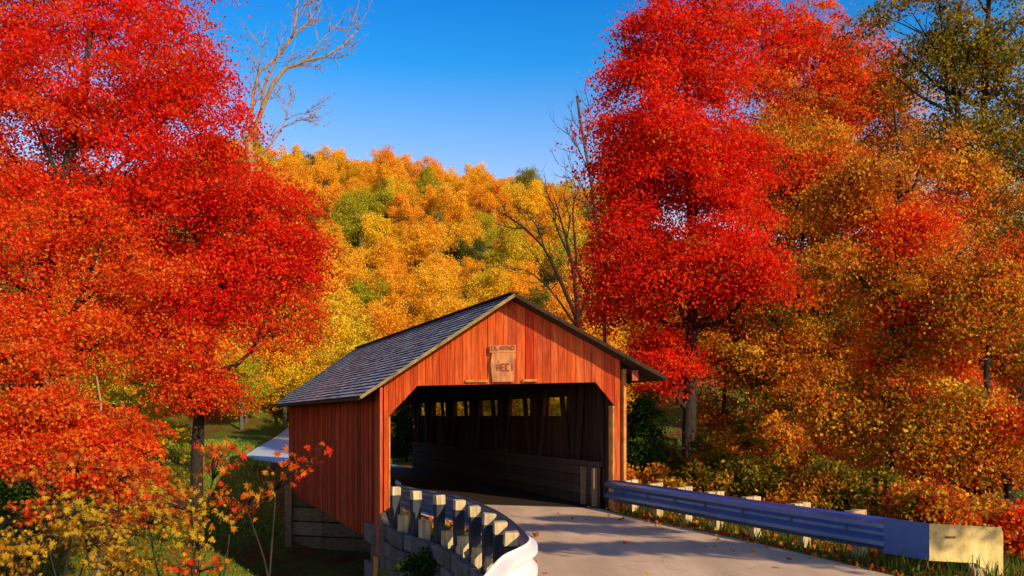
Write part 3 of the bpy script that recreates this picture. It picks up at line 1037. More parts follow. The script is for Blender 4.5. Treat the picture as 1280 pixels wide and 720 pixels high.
def tree(name, label, cat, base, trunk, blobs, pal, n_leaf, leaf, cl_r=0.5, bark='bark_dark', group=None, trunk_r=0.22, seed=1, pals=None, shell=0.45, per=75, flat=0.42, gap=-0.45,
         star=False, twigs=60, up_bias=0.5, gsc=0.8, crown_name='crown', trunk_name='trunk', limbs=True, extra=None):
    """trunk: list of points from the base up; pals: optional palette per blob"""
    rr = random.Random(seed * 13 + 1)
    root = empty(name, tuple(base), label, cat, group)
    T = np.array(trunk, float)
    T = resample(T, 14) if len(T) > 2 else resample(np.vstack([T[0], T.mean(0) + [0.03, 0.02, 0], T[1]]), 14)
    tt = np.linspace(0, 1, 14)
    wob = np.stack([np.interp(tt, np.linspace(0, 1, 6), [0] + [rr.uniform(-.35, .35) * trunk_r for _ in range(5)]) for _ in range(2)], 1)
    T[:, :2] += wob
    rad = trunk_r * (1 - (0.8 if n_leaf else 0.35) * tt) ; rad[0] *= 1.45; rad[1] *= 1.12
    mb = MB()
    mb.tube(T, rad, 9)
    if n_leaf:
        P, bi, ci, L, rng = crown_points(blobs, n_leaf, cl_r, shell, flat, per, seed, gap, gsc)
    if limbs:
        limb_paths = []
        for b in blobs:
            c = np.array(b[:3])
            # leave the trunk somewhat below the blob
            zt = c[2] - rr.uniform(0.5, 1.0) * b[5] - 0.25 * np.hypot(*(c[:2] - T[7][:2]))
            k = int(np.argmin(np.abs(T[:, 2] - zt))); k = min(max(k, 4), 12)
            a = T[k]
            m1 = a + (c - a) * 0.45 + np.array([rr.uniform(-.3, .3), rr.uniform(-.3, .3), -0.15 * np.linalg.norm(c - a)])
            e = c + np.array([0, 0, b[5] * 0.35])
            pp = resample(np.array([a, m1, e]), 8)
            r0 = min(rad[k] * 0.7, 0.035 * np.linalg.norm(e - a) ** 0.8 + 0.02)
            mb.tube(pp, [r0 * (1 - 0.82 * i / 7) for i in range(8)], 6)
            limb_paths.append((pp, r0))
        if n_leaf:
            idx = rr.sample(range(len(P)), min(twigs, len(P)))
            for i in idx:
                pp, r0 = limb_paths[bi[i]]
                k = rr.randint(2, 6)
                a = pp[k]; e = P[i]
                ln = np.linalg.norm(e - a)
                m1 = a + (e - a) * 0.5 + np.array([rr.uniform(-.12, .12), rr.uniform(-.12, .12), rr.uniform(-.02, .14)]) * ln
                q = resample(np.array([a, m1, e]), 5)
                r1 = min(r0 * 0.45, 0.012 * ln + 0.008)
                mb.tube(q, [r1 * (1 - 0.8 * j / 4) for j in range(5)], 4)
    if extra:
        for pp, r0 in extra:
            q = resample(np.array(pp), 9); mb.tube(q, [r0 * (1 - 0.8 * j / 8) for j in range(9)], 6)
            if not n_leaf:
                ln = np.linalg.norm(q[-1] - q[0])
                for _ in range(int(4 + ln * 2.2)):
                    k = rr.randint(2, 8); a = q[k]
                    dv = (q[k] - q[k - 1]); dv = dv / np.linalg.norm(dv)
                    g = np.array([rr.gauss(0, .55), rr.gauss(0, .45), rr.gauss(0.25, .45)])
                    l_ = rr.uniform(0.35, 1.0) * min(1.6, 0.32 * ln + 0.35)
                    e = a + (dv * 0.8 + g) * l_ * 0.8
                    m1 = (a + e) / 2 + np.array([rr.gauss(0, .06), rr.gauss(0, .06), -.06]) * l_
                    w = resample(np.array([a, m1, e]), 5)
                    mb.tube(w, [0.018 * (1 - 0.7 * j / 4) for j in range(5)], 4)
                    for _ in range(3):
                        c0 = w[rr.randint(1, 4)]
                        mb.tube([c0, c0 + (e - a) * 0.25 + np.array([rr.gauss(0, .2), rr.gauss(0, .2), rr.gauss(.05, .2)]) * l_], [0.010, 0.004], 3)
    mb.build(trunk_name, M[bark], root, smooth=True)
    if n_leaf:
        ncl = len(P)
        pal_list = [np.asarray(p) for p in (pals if pals else [pal] * len(blobs))]
        cols = np.zeros((len(L), 3))
        # each spray leans to one colour of its palette, each leaf strays from it
        cl_pick = rng.uniform(0, 1, ncl)
        for k in range(len(blobs)):
            sel = np.where(bi[ci] == k)[0]
            if not len(sel): continue
            pl = pal_list[k]
            base_i = (cl_pick[ci[sel]] * len(pl)).astype(int) % len(pl)
            stray = rng.uniform(0, 1, len(sel)) < 0.4
            base_i[stray] = rng.integers(0, len(pl), stray.sum())
            cols[sel] = pl[base_i]
        if pal is RED or pal is REDOR:               # some sprays are still turning: dull orange-brown among the scarlet
            turn = rng.uniform(0, 1, ncl) < (0.06 if pal is RED else 0.16)
            tl = turn[ci] & (rng.uniform(0, 1, len(L)) < 0.8)
            cols[tl] = np.array([[.62, .17, .018], [.42, .16, .018], [.80, .22, .02]])[rng.integers(0, 3, tl.sum())]
        cols *= rng.uniform(0.82, 1.15, (len(L), 1)) * (1 + 0.22 * rng.normal(size=(ncl, 1))[ci]).clip(0.5, 1.35)
        cols = cols.clip(0.003, 0.9)
        v, f, npf, cc = leaf_cloud(L, leaf, cols, up_bias, star, rng)
        v = v - np.array(base)
        me = np_mesh(crown_name, v, f, npf, cc, M['leaf'])
        o = bpy.data.objects.new(crown_name, me); col.objects.link(o); o.parent = root
    return root


def blob(px, py, d, rx, ry, rz=None, w=1.0, dd=None):
    """crown ellipsoid: centre given by direction and distance, radii in photo pixels at that distance"""
    c = at(px, py, d); k = d / F
    return (c[0], c[1], c[2], rx * k, (dd if dd else (rx + ry) / 2 * k), ry * k, w)


def base_at(px, d, dz=0.0):
    x = (px - HX) / F * d
    return np.array([x, d, gz(x, d) + dz - 0.05])


# --- left side
def up(b, *pts):
    return [tuple(b)] + [tuple(at(*p)) for p in pts]


b = base_at(243, 33)
tree('maple_tree', 'scarlet maple with grey trunk standing beside the bend of the far road', 'tree', b, up(b, (246, 540, 33), (256, 450, 33), (268, 330, 33), (285, 240, 33)),
     [blob(300, 290, 33, 80, 80), blob(345, 300, 33, 62, 75), blob(255, 360, 32, 90, 65), blob(350, 385, 33, 52, 52), blob(205, 430, 31, 66, 46), blob(255, 487, 32, 56, 30), blob(180, 360, 32, 75, 70), blob(225, 260, 33, 80, 75)],
     RED, 88000, 0.118, 0.40, 'bark_dark', trunk_r=0.30, seed=2, pals=[RED, RED, RED, REDOR, REDOR, REDOR, REDOR, RED], gap=-0.42)
b = base_at(30, 28)
tree('maple_tree', 'largest red maple, its crown reaching out of the top corner of the photo', 'tree', b, up(b, (40, 500, 28), (60, 350, 28), (90, 180, 28), (110, 40, 28)),
     [blob(110, 90, 28, 110, 90), blob(205, 70, 29, 65, 85), blob(225, 150, 29, 62, 60), blob(40, 170, 28, 100, 90), blob(140, 210, 28, 120, 80), blob(30, 300, 27, 95, 80), blob(130, 320, 27, 95, 70), blob(20, 420, 26, 85, 60), blob(120, 420, 26, 80, 45), blob(-50, 80, 29, 90, 110), blob(60, 0, 29, 120, 60), blob(180, -40, 30, 80, 70), blob(-70, 260, 28, 80, 100), blob(255, 205, 29, 50, 45), blob(255, 110, 29, 42, 50), blob(282, 165, 29, 40, 40)],
     RED, 158000, 0.10, 0.38, 'bark_dark', trunk_r=0.34, seed=3, pals=[RED, RED, RED, REDOR, RED, REDOR, REDOR, REDOR, REDOR, RED, RED, RED, RED, RED, RED, RED], gap=-0.42)
b = base_at(118, 17.5)
tree('young_maple_tree', 'low spreading orange-red maple with tiered sprays beneath the largest red maple', 'tree', b, up(b, (122, 600, 17.5), (126, 520, 17.5), (120, 470, 17.5)),
     [blob(60, 505, 17.5, 70, 26), blob(130, 535, 17.5, 72, 28), blob(50, 570, 17, 60, 26), blob(140, 592, 16.5, 64, 26), blob(120, 560, 17, 70, 22), blob(-20, 540, 17.5, 60, 40), blob(30, 450, 18, 55, 24), blob(180, 628, 16, 45, 18)],
     REDOR, 42000, 0.075, 0.19, 'bark_pale', trunk_r=0.085, seed=4, gap=-0.85, flat=0.35, per=40, star=False)
b = base_at(246, 40)
tree('bare_tree', 'bare pale-barked tree curving above the scarlet maple against the sky', 'tree', b, up(b, (256, 470, 40), (290, 330, 38), (312, 230, 36), (313, 172, 36)), [], RED, 0, 0.1, bark='bark_pale', trunk_r=0.26, seed=5, limbs=False,
     extra=[([at(*p, 36) for p in s], r) for s, r in [
         ([(313, 180), (330, 130), (352, 90), (385, 75), (415, 68), (440, 45), (447, 38)], 0.121),
         ([(312, 180), (315, 140), (318, 105), (332, 78), (352, 68), (368, 40), (372, 0), (374, -40)], 0.083),
         ([(327, 140), (330, 110), (348, 70), (362, 48), (385, 32)], 0.066),
         ([(352, 68), (366, 42), (382, 32), (395, 10), (400, -10)], 0.044),
         ([(385, 75), (398, 55), (412, 40), (425, 33)], 0.033),
         ([(415, 68), (430, 62), (440, 58)], 0.019), ([(398, 55), (394, 35), (388, 15), (390, -5)], 0.022), ([(372, 82), (392, 66), (408, 58)], 0.028),
         ([(352, 92), (375, 82), (400, 84)], 0.017), ([(320, 100), (326, 70), (330, 45)], 0.017), ([(313, 205), (330, 190), (345, 172), (355, 155), (360, 130)], 0.060), ([(357, 150), (375, 142), (398, 145)], 0.025),
         ([(340, 172), (352, 160), (376, 150), (405, 158)], 0.022), ([(375, 148), (390, 135), (400, 130)], 0.014), ([(360, 132), (366, 118), (360, 108)], 0.011), ([(316, 140), (322, 120), (330, 112)], 0.017),
         ([(331, 128), (345, 118), (352, 105)], 0.017), ([(372, 18), (380, 5), (384, -15)], 0.017), ([(425, 62), (436, 50), (438, 40)], 0.014), ([(405, 70), (424, 72), (438, 68)], 0.011)]])

# --- right side
b = base_at(862, 31)
tree('maple_tree', 'tall crimson maple rising over the eave of the covered bridge', 'tree', b, up(b, (864, 480, 31), (868, 330, 31), (862, 180, 31), (855, 40, 31)),
     [blob(825, 50, 31, 48, 75), blob(790, 165, 31, 46, 58), blob(850, 150, 30, 70, 75), blob(795, 265, 31, 55, 60), blob(880, 250, 30, 75, 60), blob(785, 360, 31, 58, 62), blob(850, 345, 30, 70, 62), blob(830, 440, 31, 45, 55), blob(930, 320, 29, 72, 42), blob(890, 70, 31, 50, 60), blob(832, -15, 31, 36, 50), blob(870, 0, 31, 34, 45), blob(955, 350, 29, 55, 22), blob(920, 200, 30, 45, 40), blob(985, 325, 29, 38, 16), blob(800, 108, 31, 46, 48), blob(788, 215, 31, 46, 46), blob(782, 312, 31, 48, 42), blob(850, 220, 30, 60, 50)],
     RED, 155000, 0.108, 0.36, 'bark_dark', trunk_r=0.32, seed=6, gap=-0.42)
b = base_at(985, 48)
tree('maple_tree', 'red and orange maple crown between the crimson maple and the olive tree', 'tree', b, up(b, (985, 400, 48), (990, 200, 48), (985, 60, 48)),
     [blob(960, 60, 48, 50, 50), blob(1020, 90, 48, 60, 55), blob(945, 140, 47, 50, 60), blob(1075, 80, 48, 50, 45), blob(1000, 170, 47, 65, 55), blob(1085, 160, 48, 60, 55), blob(935, 10, 49, 40, 35), blob(1005, 30, 49, 45, 35), blob(1130, 140, 47, 50, 55), blob(1060, 120, 47, 55, 50), blob(980, 230, 47, 60, 50), blob(1050, 230, 47, 60, 45)],
     REDOR, 80000, 0.155, 0.45, 'bark_dark', trunk_r=0.36, seed=7, pals=[RED, REDOR, REDOR, REDOR, ORANGE, ORANGE, RED, REDOR, RUST, REDOR, ORANGE, RUST], gap=-0.35)


def scatter_blobs(spec, seed):
    """small ragged clumps strewn through a column of crown: (px range, py range, depth range, count)"""
    rr = random.Random(seed); out = []
    for (x0, x1), (y0, y1), (d0, d1), n, (r0, r1) in spec:
        for k in range(n):
            y = y0 + (y1 - y0) * (k + rr.uniform(0, 1)) / n
            r = rr.uniform(r0, r1)
            out.append(blob(rr.uniform(x0, x1), y, rr.uniform(d0, d1), r * rr.uniform(0.9, 1.5), r * rr.uniform(0.5, 0.85)))
    return out


def mixed_pals(n, choices, seed):
    rr = random.Random(seed)
    return [rr.choice(choices) for _ in range(n)]


b = base_at(1112, 20)
bl = scatter_blobs([((1050, 1185), (190, 420), (19, 22.5), 16, (34, 52)), ((1030, 1190), (420, 590), (19, 22), 12, (30, 46))], 1)
tree('oak_tree', 'orange leaved tree on a thin dark upright trunk behind the long guardrail', 'tree', b, up(b, (1112, 560, 20), (1113, 470, 20), (1118, 330, 20.3), (1122, 200, 20.6), (1118, 130, 20.8)),
     bl, RUST, 85000, 0.08, 0.26, 'bark_dark', trunk_r=0.12, seed=8, pals=mixed_pals(len(bl), [ORANGE, ORANGE, ORANGE, RUST, RUST, REDOR], 2), gap=-0.30, twigs=110, shell=0.2)
b = base_at(1010, 33)
bl = scatter_blobs([((950, 1075), (170, 400), (32, 35), 16, (36, 54)), ((935, 1060), (400, 600), (31, 34), 14, (32, 48))], 3)
tree('oak_tree', 'olive and orange tree beside the crimson maple, leaning dark limb across its crown', 'tree', b, up(b, (1008, 560, 33), (1000, 430, 33), (1004, 300, 33.3), (1012, 170, 33.5)),
     bl, RUST, 95000, 0.11, 0.36, 'bark_dark', trunk_r=0.17, seed=14, pals=mixed_pals(len(bl), [ORANGE, RUST, RUST, OLIVE, RUST, REDOR], 4), gap=-0.30, twigs=110, shell=0.2,
     extra=[([at(*p, 31) for p in ((1006, 590), (1022, 560), (1043, 535))], 0.09), ([at(*p, 31.5) for p in ((1002, 330), (1020, 345), (1042, 380))], 0.07)])
b = base_at(905, 35)
bl = scatter_blobs([((880, 965), (300, 590), (34, 37), 16, (28, 46))], 5)
tree('oak_tree', 'slim brown-orange tree under the spreading arm of the crimson maple', 'tree', b, up(b, (903, 560, 35), (908, 430, 35), (918, 300, 35.3)),
     bl, RUST, 48000, 0.11, 0.34, 'bark_dark', trunk_r=0.13, seed=15, pals=mixed_pals(len(bl), [RUST, OLIVE, RUST, REDOR, ORANGE], 6), gap=-0.30, twigs=70, shell=0.2)
b = base_at(1190, 31)
bl = scatter_blobs([((1130, 1270), (210, 420), (30, 33), 17, (34, 52)), ((1140, 1290), (400, 590), (28, 31), 12, (32, 46))], 7)
tree('oak_tree', 'dusky orange tree on a crooked trunk beneath the dark olive tree', 'tree', b, up(b, (1192, 540, 31), (1198, 420, 31), (1190, 320, 31.3), (1200, 220, 31.6)),
     bl, RUST, 90000, 0.105, 0.34, 'bark_dark', trunk_r=0.18, seed=16, pals=mixed_pals(len(bl), [ORANGE, RUST, RUST, REDOR, OLIVE], 8), gap=-0.25, twigs=110, shell=0.2,
     extra=[([at(*p, 29.6) for p in ((1194, 350), (1160, 300), (1128, 250))], 0.09), ([at(*p, 29.6) for p in ((1192, 330), (1230, 270), (1262, 230))], 0.09)])
b = base_at(1228, 34)
tree('oak_tree', 'dark olive tree with forked black limbs against the sky at the top corner', 'tree', b, up(b, (1228, 450, 34), (1226, 250, 34), (1232, 120, 34), (1236, -40, 34)),
     [blob(1180, 90, 34, 75, 60), blob(1250, 60, 34, 60, 80), blob(1140, 30, 34, 70, 40), blob(1240, 200, 34, 70, 70), blob(1170, 170, 34, 60, 50), blob(1290, 160, 34, 60, 80), blob(1210, -10, 34, 80, 40), blob(1280, 300, 34, 60, 60), blob(1110, 60, 34, 40, 30), blob(1230, 270, 34, 60, 45)],
     OLIVE, 62000, 0.12, 0.38, 'bark_dark', trunk_r=0.34, seed=9, gap=-0.12, twigs=90,
     extra=[([at(*p, 33.4) for p in s], r) for s, r in [([(1226, 300), (1205, 180), (1190, 90), (1200, 20), (1203, -40)], 0.17), ([(1205, 170), (1185, 130), (1180, 60), (1172, -10)], 0.09), ([(1228, 130), (1250, 100), (1268, 60)], 0.09), ([(1190, 140), (1150, 120), (1118, 95)], 0.07)]])
b = base_at(1268, 18.5)
tree('oak_tree', 'red-speckled rust tree with a leaning dark trunk by the cream end plate', 'tree', b, up(b, (1262, 600, 18.5), (1245, 540, 18.5), (1235, 450, 18.5), (1250, 350, 18.5)),
     [blob(1250, 390, 18.5, 70, 65), blob(1285, 480, 18, 60, 60), blob(1210, 500, 18.5, 60, 45), blob(1300, 330, 19, 60, 70), blob(1240, 560, 18.5, 55, 35), blob(1170, 545, 18.5, 45, 30)],
     RUST, 50000, 0.075, 0.28, 'bark_dark', trunk_r=0.13, seed=10, pals=[RUST, REDOR, RUST, REDOR, RUST, RUST], gap=-0.3)
b = base_at(803, 26)
tree('cedar_tree', 'small dark green bushy cedar beside the portal of the covered bridge', 'tree', b, up(b, (803, 560, 26), (804, 500, 26)),
     [blob(803, 580, 26, 26, 26), blob(800, 545, 26, 22, 26), blob(806, 512, 26, 15, 22)], GREEN, 9000, 0.10, 0.16, 'bark_dark', trunk_r=0.07, seed=11, gap=-2)
# thin bare trees in front of the hill
b = base_at(730, 46)
tree('bare_tree', 'dark bare tree with fanning branches behind the roof ridge', 'tree', b, up(b, (728, 470, 46), (722, 390, 46)), [], RED, 0, 0.1, bark='bark_dark', trunk_r=0.2, seed=12, limbs=False,
     extra=[([at(*p, 46) for p in s], r) for s, r in [
         ([(724, 410), (718, 350), (708, 300), (695, 255)], 0.15), ([(722, 400), (700, 350), (680, 310), (655, 285), (632, 268)], 0.13), ([(718, 360), (720, 320), (716, 270), (720, 235)], 0.09),
         ([(735, 365), (712, 320), (698, 290), (690, 262)], 0.11), ([(722, 410), (690, 365), (662, 340), (640, 335)], 0.08), ([(722, 400), (740, 350), (752, 300), (750, 250)], 0.08),
         ([(680, 310), (672, 285), (655, 262)], 0.05), ([(700, 350), (685, 342), (660, 310)], 0.05), ([(655, 285), (640, 285), (620, 280)], 0.04), ([(708, 300), (712, 275), (705, 245)], 0.05), ([(695, 262), (685, 245), (682, 230)], 0.035)]])
b = base_at(752, 40)
tree('bare_tree', 'slender pale leafless sapling against the sky beside the crimson maple', 'tree', b, up(b, (755, 420, 40), (748, 300, 40), (738, 220, 40), (728, 165, 40), (722, 120, 40)), [], RED, 0, 0.1, bark='bark_grey', trunk_r=0.10, seed=13, limbs=False,
     extra=[([at(*p, 40) for p in s], r) for s, r in [
         ([(738, 220), (725, 190), (712, 170), (704, 150)], 0.035), ([(745, 270), (728, 235), (712, 215), (698, 205)], 0.035), ([(732, 180), (738, 150), (735, 125)], 0.03), ([(748, 300), (738, 268), (722, 245), (708, 238)], 0.03),
         ([(728, 165), (716, 150), (714, 132)], 0.025), ([(742, 240), (752, 210), (754, 180)], 0.03), ([(725, 190), (720, 175), (722, 160)], 0.02), ([(728, 235), (722, 222), (708, 222)], 0.02)]])

# --- undergrowth shrubs along the right verge
shrubs = [(800, 24, 34, 22, ORANGE, 'small orange shrub sprouting between the bridge portal and the guardrail', 0.10),
          (845, 22, 40, 26, RUST, 'rust brown shrub just past the bridge portal behind the guardrail', 0.10),
          (900, 21.5, 46, 34, OLIVE, 'olive shrub behind the guardrail, first from the rust brown shrub', 0.10),
          (955, 20, 48, 38, RUST, 'russet shrub with reddish leaves behind the middle of the long guardrail', 0.095),
          (1015, 19, 50, 40, ORANGE, 'orange-brown shrub behind the long guardrail short of the thin dark trunk', 0.09),
          (1065, 18.2, 46, 40, OLIVE, 'olive brown shrub at the foot of the thin dark trunk', 0.09),
          (1135, 17.4, 55, 45, RUST, 'rusty shrub behind the flat blue end of the guardrail', 0.085),
          (1195, 16.4, 52, 42, RUST, 'dull russet shrub above the cream end plate', 0.085),
          (1265, 15.6, 58, 40, REDOR, 'red-tinged shrub past the free edge of the cream end plate', 0.085),
          (870, 27, 60, 60, OLIVE, 'tall olive thicket shrub under the crimson maple', 0.12),
          (930, 28, 65, 70, RUST, 'tall rust thicket shrub under the orange crowns behind the guardrail', 0.12)]
for i, (px, d, rx, ry, pal, lab, lf) in enumerate(shrubs):
    b = base_at(px, d)
    k = d / F
    c = b + np.array([0, 0, ry * k * 0.85])
    r5 = random.Random(i * 7 + 1)
    bl = [(c[0] + r5.uniform(-1, 1) * rx * k, c[1] + r5.uniform(-.8, .8) * rx * k, c[2] + r5.uniform(-.7, .75) * ry * k, rx * k * r, rx * k * r, ry * k * r, 1) for r in (.5, .45, .4, .5, .35, .3, .35, .4)]
    tree('shrub', lab, 'shrub', b, [tuple(b), tuple(b + np.array([0.05, 0.02, ry * k * 1.1]))], bl, pal, 9000 if i < 9 else 12000, lf, 0.2, 'bark_dark', trunk_r=0.035, seed=30 + i, gap=-0.5, twigs=20, crown_name='foliage', trunk_name='stem', pals=None, shell=0.2)

# --- green and shadowy shrubs on the left bank
lsh = [(60, 24, 90, 60, GREEN, 'dark green shrub under the low orange-red maple', 0.11),
       (175, 26, 70, 45, OLIVE, 'olive shrub between the two left-hand maple trunks', 0.11),
       (20, 15, 90, 60, GREEN, 'deep green bush behind the yellow sapling by the photo edge', 0.09),
       (430, 21.5, 34, 20, GREEN, 'small leafy green plant on the creek bank below the bridge siding', 0.08),
       (497, 19.4, 14, 16, YGREEN, 'small yellow-green plant growing out of the stone retaining wall', 0.05),
       (530, 16.4, 26, 20, GREEN, 'dark green creeper hanging on the stone retaining wall below the wooden posts', 0.06),
       (285, 30, 26, 12, GREEN, 'low green bush on the dark bank between the scarlet maple trunk and the timber abutment', 0.11),
       (160, 40, 80, 60, YGREEN, 'yellow-green bush on the slope behind the scarlet maple', 0.16)]
for i, (px, d, rx, ry, pal, lab, lf) in enumerate(lsh):
    b = base_at(px, d)
    k = d / F
    if 'wall' in lab:
        b = at(px, 700 if i == 4 else 722, d)
    c = b + np.array([0, 0, ry * k * 0.95])
    bl = [(c[0] + dx * rx * k, c[1] + dy * rx * k, c[2] + dz * ry * k, rx * k * r, rx * k * r, ry * k * r, 1) for dx, dy, dz, r in ((0, 0, 0, .75), (-.6, .2, -.2, .55), (.6, -.1, -.1, .6), (.1, .3, .5, .55))]
    tree('shrub', lab, 'shrub', b, [tuple(b), tuple(b + np.array([0.05, 0.02, ry * k * 1.1]))], bl, pal, (9000, 8000, 9000, 2200, 900, 2200, 4000, 7000)[i], lf, (0.2 if d > 20 else 0.1) if i != 4 else 0.05, 'bark_dark', trunk_r=0.03, seed=60 + i, gap=-0.6, twigs=16, crown_name='foliage', trunk_name='stem', shell=0.2)

for i, (px, d) in enumerate([(560, 57), (610, 58), (665, 57), (715, 58), (530, 58), (640, 60), (585, 60), (690, 60), (740, 60), (510, 60)]):
    b = base_at(px, d); c = b + np.array([0, 0, 1.7])
    bl = [(c[0] + dx * 1.3, c[1] + dy, c[2] + dz * 1.2, 1.6, 1.4, 1.4, 1) for dx, dy, dz in ((0, 0, 0), (-.9, .2, -.4), (.9, -.1, -.3), (.1, .3, .9), (0, 0, -1))]
    tree('shrub', 'golden bush beyond the bridge seen through its side windows', 'shrub', b, [tuple(b), tuple(b + np.array([0.05, 0.02, 2.2]))], bl, YELLOW, 5000, 0.2, 0.3, 'bark_dark', trunk_r=0.04, seed=90 + i, gap=-0.9, twigs=10, crown_name='foliage', trunk_name='stem', shell=0.2, group='golden bushes beyond the bridge')
for px, d in ((508, 43),):  # evergreen added to darken the view through the far portal
    b = base_at(px, d); c = b
    bl = [(c[0], c[1], c[2] + 0.6 + 0.6 * k, 1.35 - .17 * k, 1.35 - .17 * k, .6, 1) for k in range(7)]
    tree('cedar_tree', 'added dark evergreen blocking light through the far portal of the covered bridge', 'tree', b, [tuple(b), tuple(b + np.array([0.05, 0.02, 4.2]))], bl, GREEN * 0.7, 9000, 0.12, 0.2, 'bark_dark', trunk_r=0.07, seed=99, gap=-2, twigs=10, shell=0.2)

# --- foreground saplings with large maple leaves
FYEL = np.array([[.74, .40, .022], [.76, .48, .03], [.70, .30, .02], [.60, .40, .03]])
FORA = np.array([[.80, .20, .02], [.82, .12, .016], [.78, .28, .022], [.78, .05, .014]])


def sapling(name, label, basepx, d, sprays, pals, leaf, seed, n_per=9):
    rr = random.Random(seed); rng = np.random.default_rng(seed)
    b = base_at(basepx, d)
    root = empty(name, tuple(b), label, 'sapling')
    mb = MB()
    pos, cols = [], []
    for (x0, y0, stems), pl in zip(sprays, pals):
        # a stem from the foot to a fork, then side sprays
        f = at(x0, y0, d + rr.uniform(-.3, .3))
        m1 = b + (f - b) * 0.5 + np.array([rr.uniform(-.12, .12), rr.uniform(-.1, .1), 0.05])
        pp = resample(np.array([b, m1, f]), 10)
        mb.tube(pp, [0.016 * (1 - 0.6 * i / 9) for i in range(10)], 6)
        for (x1, y1) in stems:
            e = at(x1, y1, d + rr.uniform(-.5, .5))
            m2 = f + (e - f) * 0.5 + np.array([rr.uniform(-.04, .04), rr.uniform(-.04, .04), rr.uniform(0, .08)])
            q = resample(np.array([f, m2, e]), 7)
            mb.tube(q, [0.008 * (1 - 0.7 * i / 6) for i in range(7)], 5)
            for _ in range(n_per):
                t = rr.uniform(0.45, 1.08)
                k = min(t, 1.0) * 6
                i0 = int(min(k, 5)); p = q[i0] + (q[i0 + 1] - q[i0]) * (k - i0)
                off = rng.normal(size=3) * np.array([0.075, 0.10, 0.055])
                pos.append(p + off); cols.append(pl[rr.randrange(len(pl))] * rr.uniform(0.8, 1.15))
                mb.tube([p, p + off * 0.7 + np.array([0, 0, 0.01])], [0.002, 0.0015], 3, cap=False)
    mb.build('stem', M['bark_dark'], root, smooth=True)
    v, f, npf, cc = leaf_cloud(np.array(pos), leaf, np.array(cols).clip(0, .9), 0.5, True, rng)
    me = np_mesh('foliage', v - b, f, npf, cc, M['leaf'])
    o = bpy.data.objects.new('foliage', me); col.objects.link(o); o.parent = root
    return root


def fan(x, y, w, h, n, seed):
    rr = random.Random(seed)
    return [(x + rr.uniform(-w, w), y + rr.uniform(-h, h)) for _ in range(n)]


sapling('maple_sapling', 'yellow-leaved sapling filling the bottom corner of the photo', 70, 9.0,
        [(40, 700, fan(40, 680, 55, 28, 16, 1)), (110, 690, fan(120, 655, 55, 30, 16, 2)), (150, 720, fan(150, 700, 60, 22, 16, 3)), (0, 715, fan(0, 705, 40, 20, 10, 4)), (35, 650, fan(30, 635, 30, 10, 6, 5)), (95, 640, fan(90, 650, 26, 12, 7, 6))],
        [FYEL, FYEL, FYEL, FYEL, FORA, FYEL], 0.092, 101, 17)
sapling('maple_sapling', 'orange and yellow sapling with upright stem left of the timber abutment', 245, 8.6,
        [(240, 640, fan(225, 625, 60, 22, 14, 11)), (250, 690, fan(245, 655, 22, 28, 12, 12)), (266, 600, fan(282, 566, 30, 12, 8, 13)), (290, 640, fan(300, 625, 28, 16, 8, 14)), (185, 655, fan(190, 655, 34, 10, 7, 15)), (250, 715, fan(250, 712, 45, 8, 8, 16))],
        [FYEL, FYEL, FORA, FORA, FYEL, FORA], 0.09, 102, 12)
sapling('maple_sapling', 'spray of red-orange maple leaves hanging in front of the bridge siding', 330, 8.2,
        [(345, 612, [(360, 592), (372, 585), (384, 580), (395, 575), (400, 560), (404, 552), (385, 560), (378, 575), (352, 590), (405, 568)]), (310, 640, [(335, 600), (330, 605), (340, 596)])],
        [np.array([[.80, .10, .014], [.82, .17, .016], [.80, .05, .012]]), FYEL], 0.10, 103, 5)
sapling('maple_sapling', 'low orange sapling between the yellow-leaved sapling and the low spreading maple', 110, 12.0,
        [(95, 590, fan(100, 585, 45, 18, 14, 21)), (150, 600, fan(165, 600, 30, 20, 12, 22)), (40, 610, fan(40, 600, 30, 14, 8, 23)), (150, 640, fan(140, 630, 60, 12, 10, 24))],
        [FORA, FORA, FORA, FYEL], 0.105, 104, 12)

# --- the wooded hillside
print('hill trees')


def hill_crown(name, seed, kind):
    rng = np.random.default_rng(seed)
    if kind == 'cone':
        bl = [(0, 0, 2 + 1.0 * k, 1.9 - 0.28 * k, 1.9 - 0.28 * k, 1.0, 1) for k in range(6)]
        nl, lf = 3000, 0.30
    else:
        bl = [(0, 0, 4.6, 2.0, 2.0, 2.4, .7)]
        for k in range(15):
            a = rng.uniform(0, 2 * math.pi); z = rng.uniform(2.4, 7.4); r = rng.uniform(0.45, 1.0) * 3.1 * max(0.05, 1 - abs((z - 4.6) / 3.9) ** 3) ** 0.5
            bl.append((r * math.cos(a), r * math.sin(a), z, rng.uniform(.7, 1.25), rng.uniform(.7, 1.25), rng.uniform(.7, 1.3), 1))
        if kind == 'tall': bl = [(x * .85, y * .85, z * 1.12, a * .95, b_ * .95, c * 1.15, w) for x, y, z, a, b_, c, w in bl]
        nl, lf = 15000, 0.165
    P, bi, ci, L, rng = crown_points(bl, nl, 0.30, 0.35, 0.7, 22, seed, -0.55, 0.9)
    cols = np.ones((len(L), 3)) * rng.uniform(0.78, 1.10, (len(L), 1)) * (1 + 0.13 * rng.normal(size=(len(P), 1))[ci]).clip(0.6, 1.4)
    v, f, npf, cc = leaf_cloud(L, lf, cols.clip(0.2, 1.3), 0.4, False, rng)
    me = np_mesh(name, v, f, npf, cc, None)
    return me


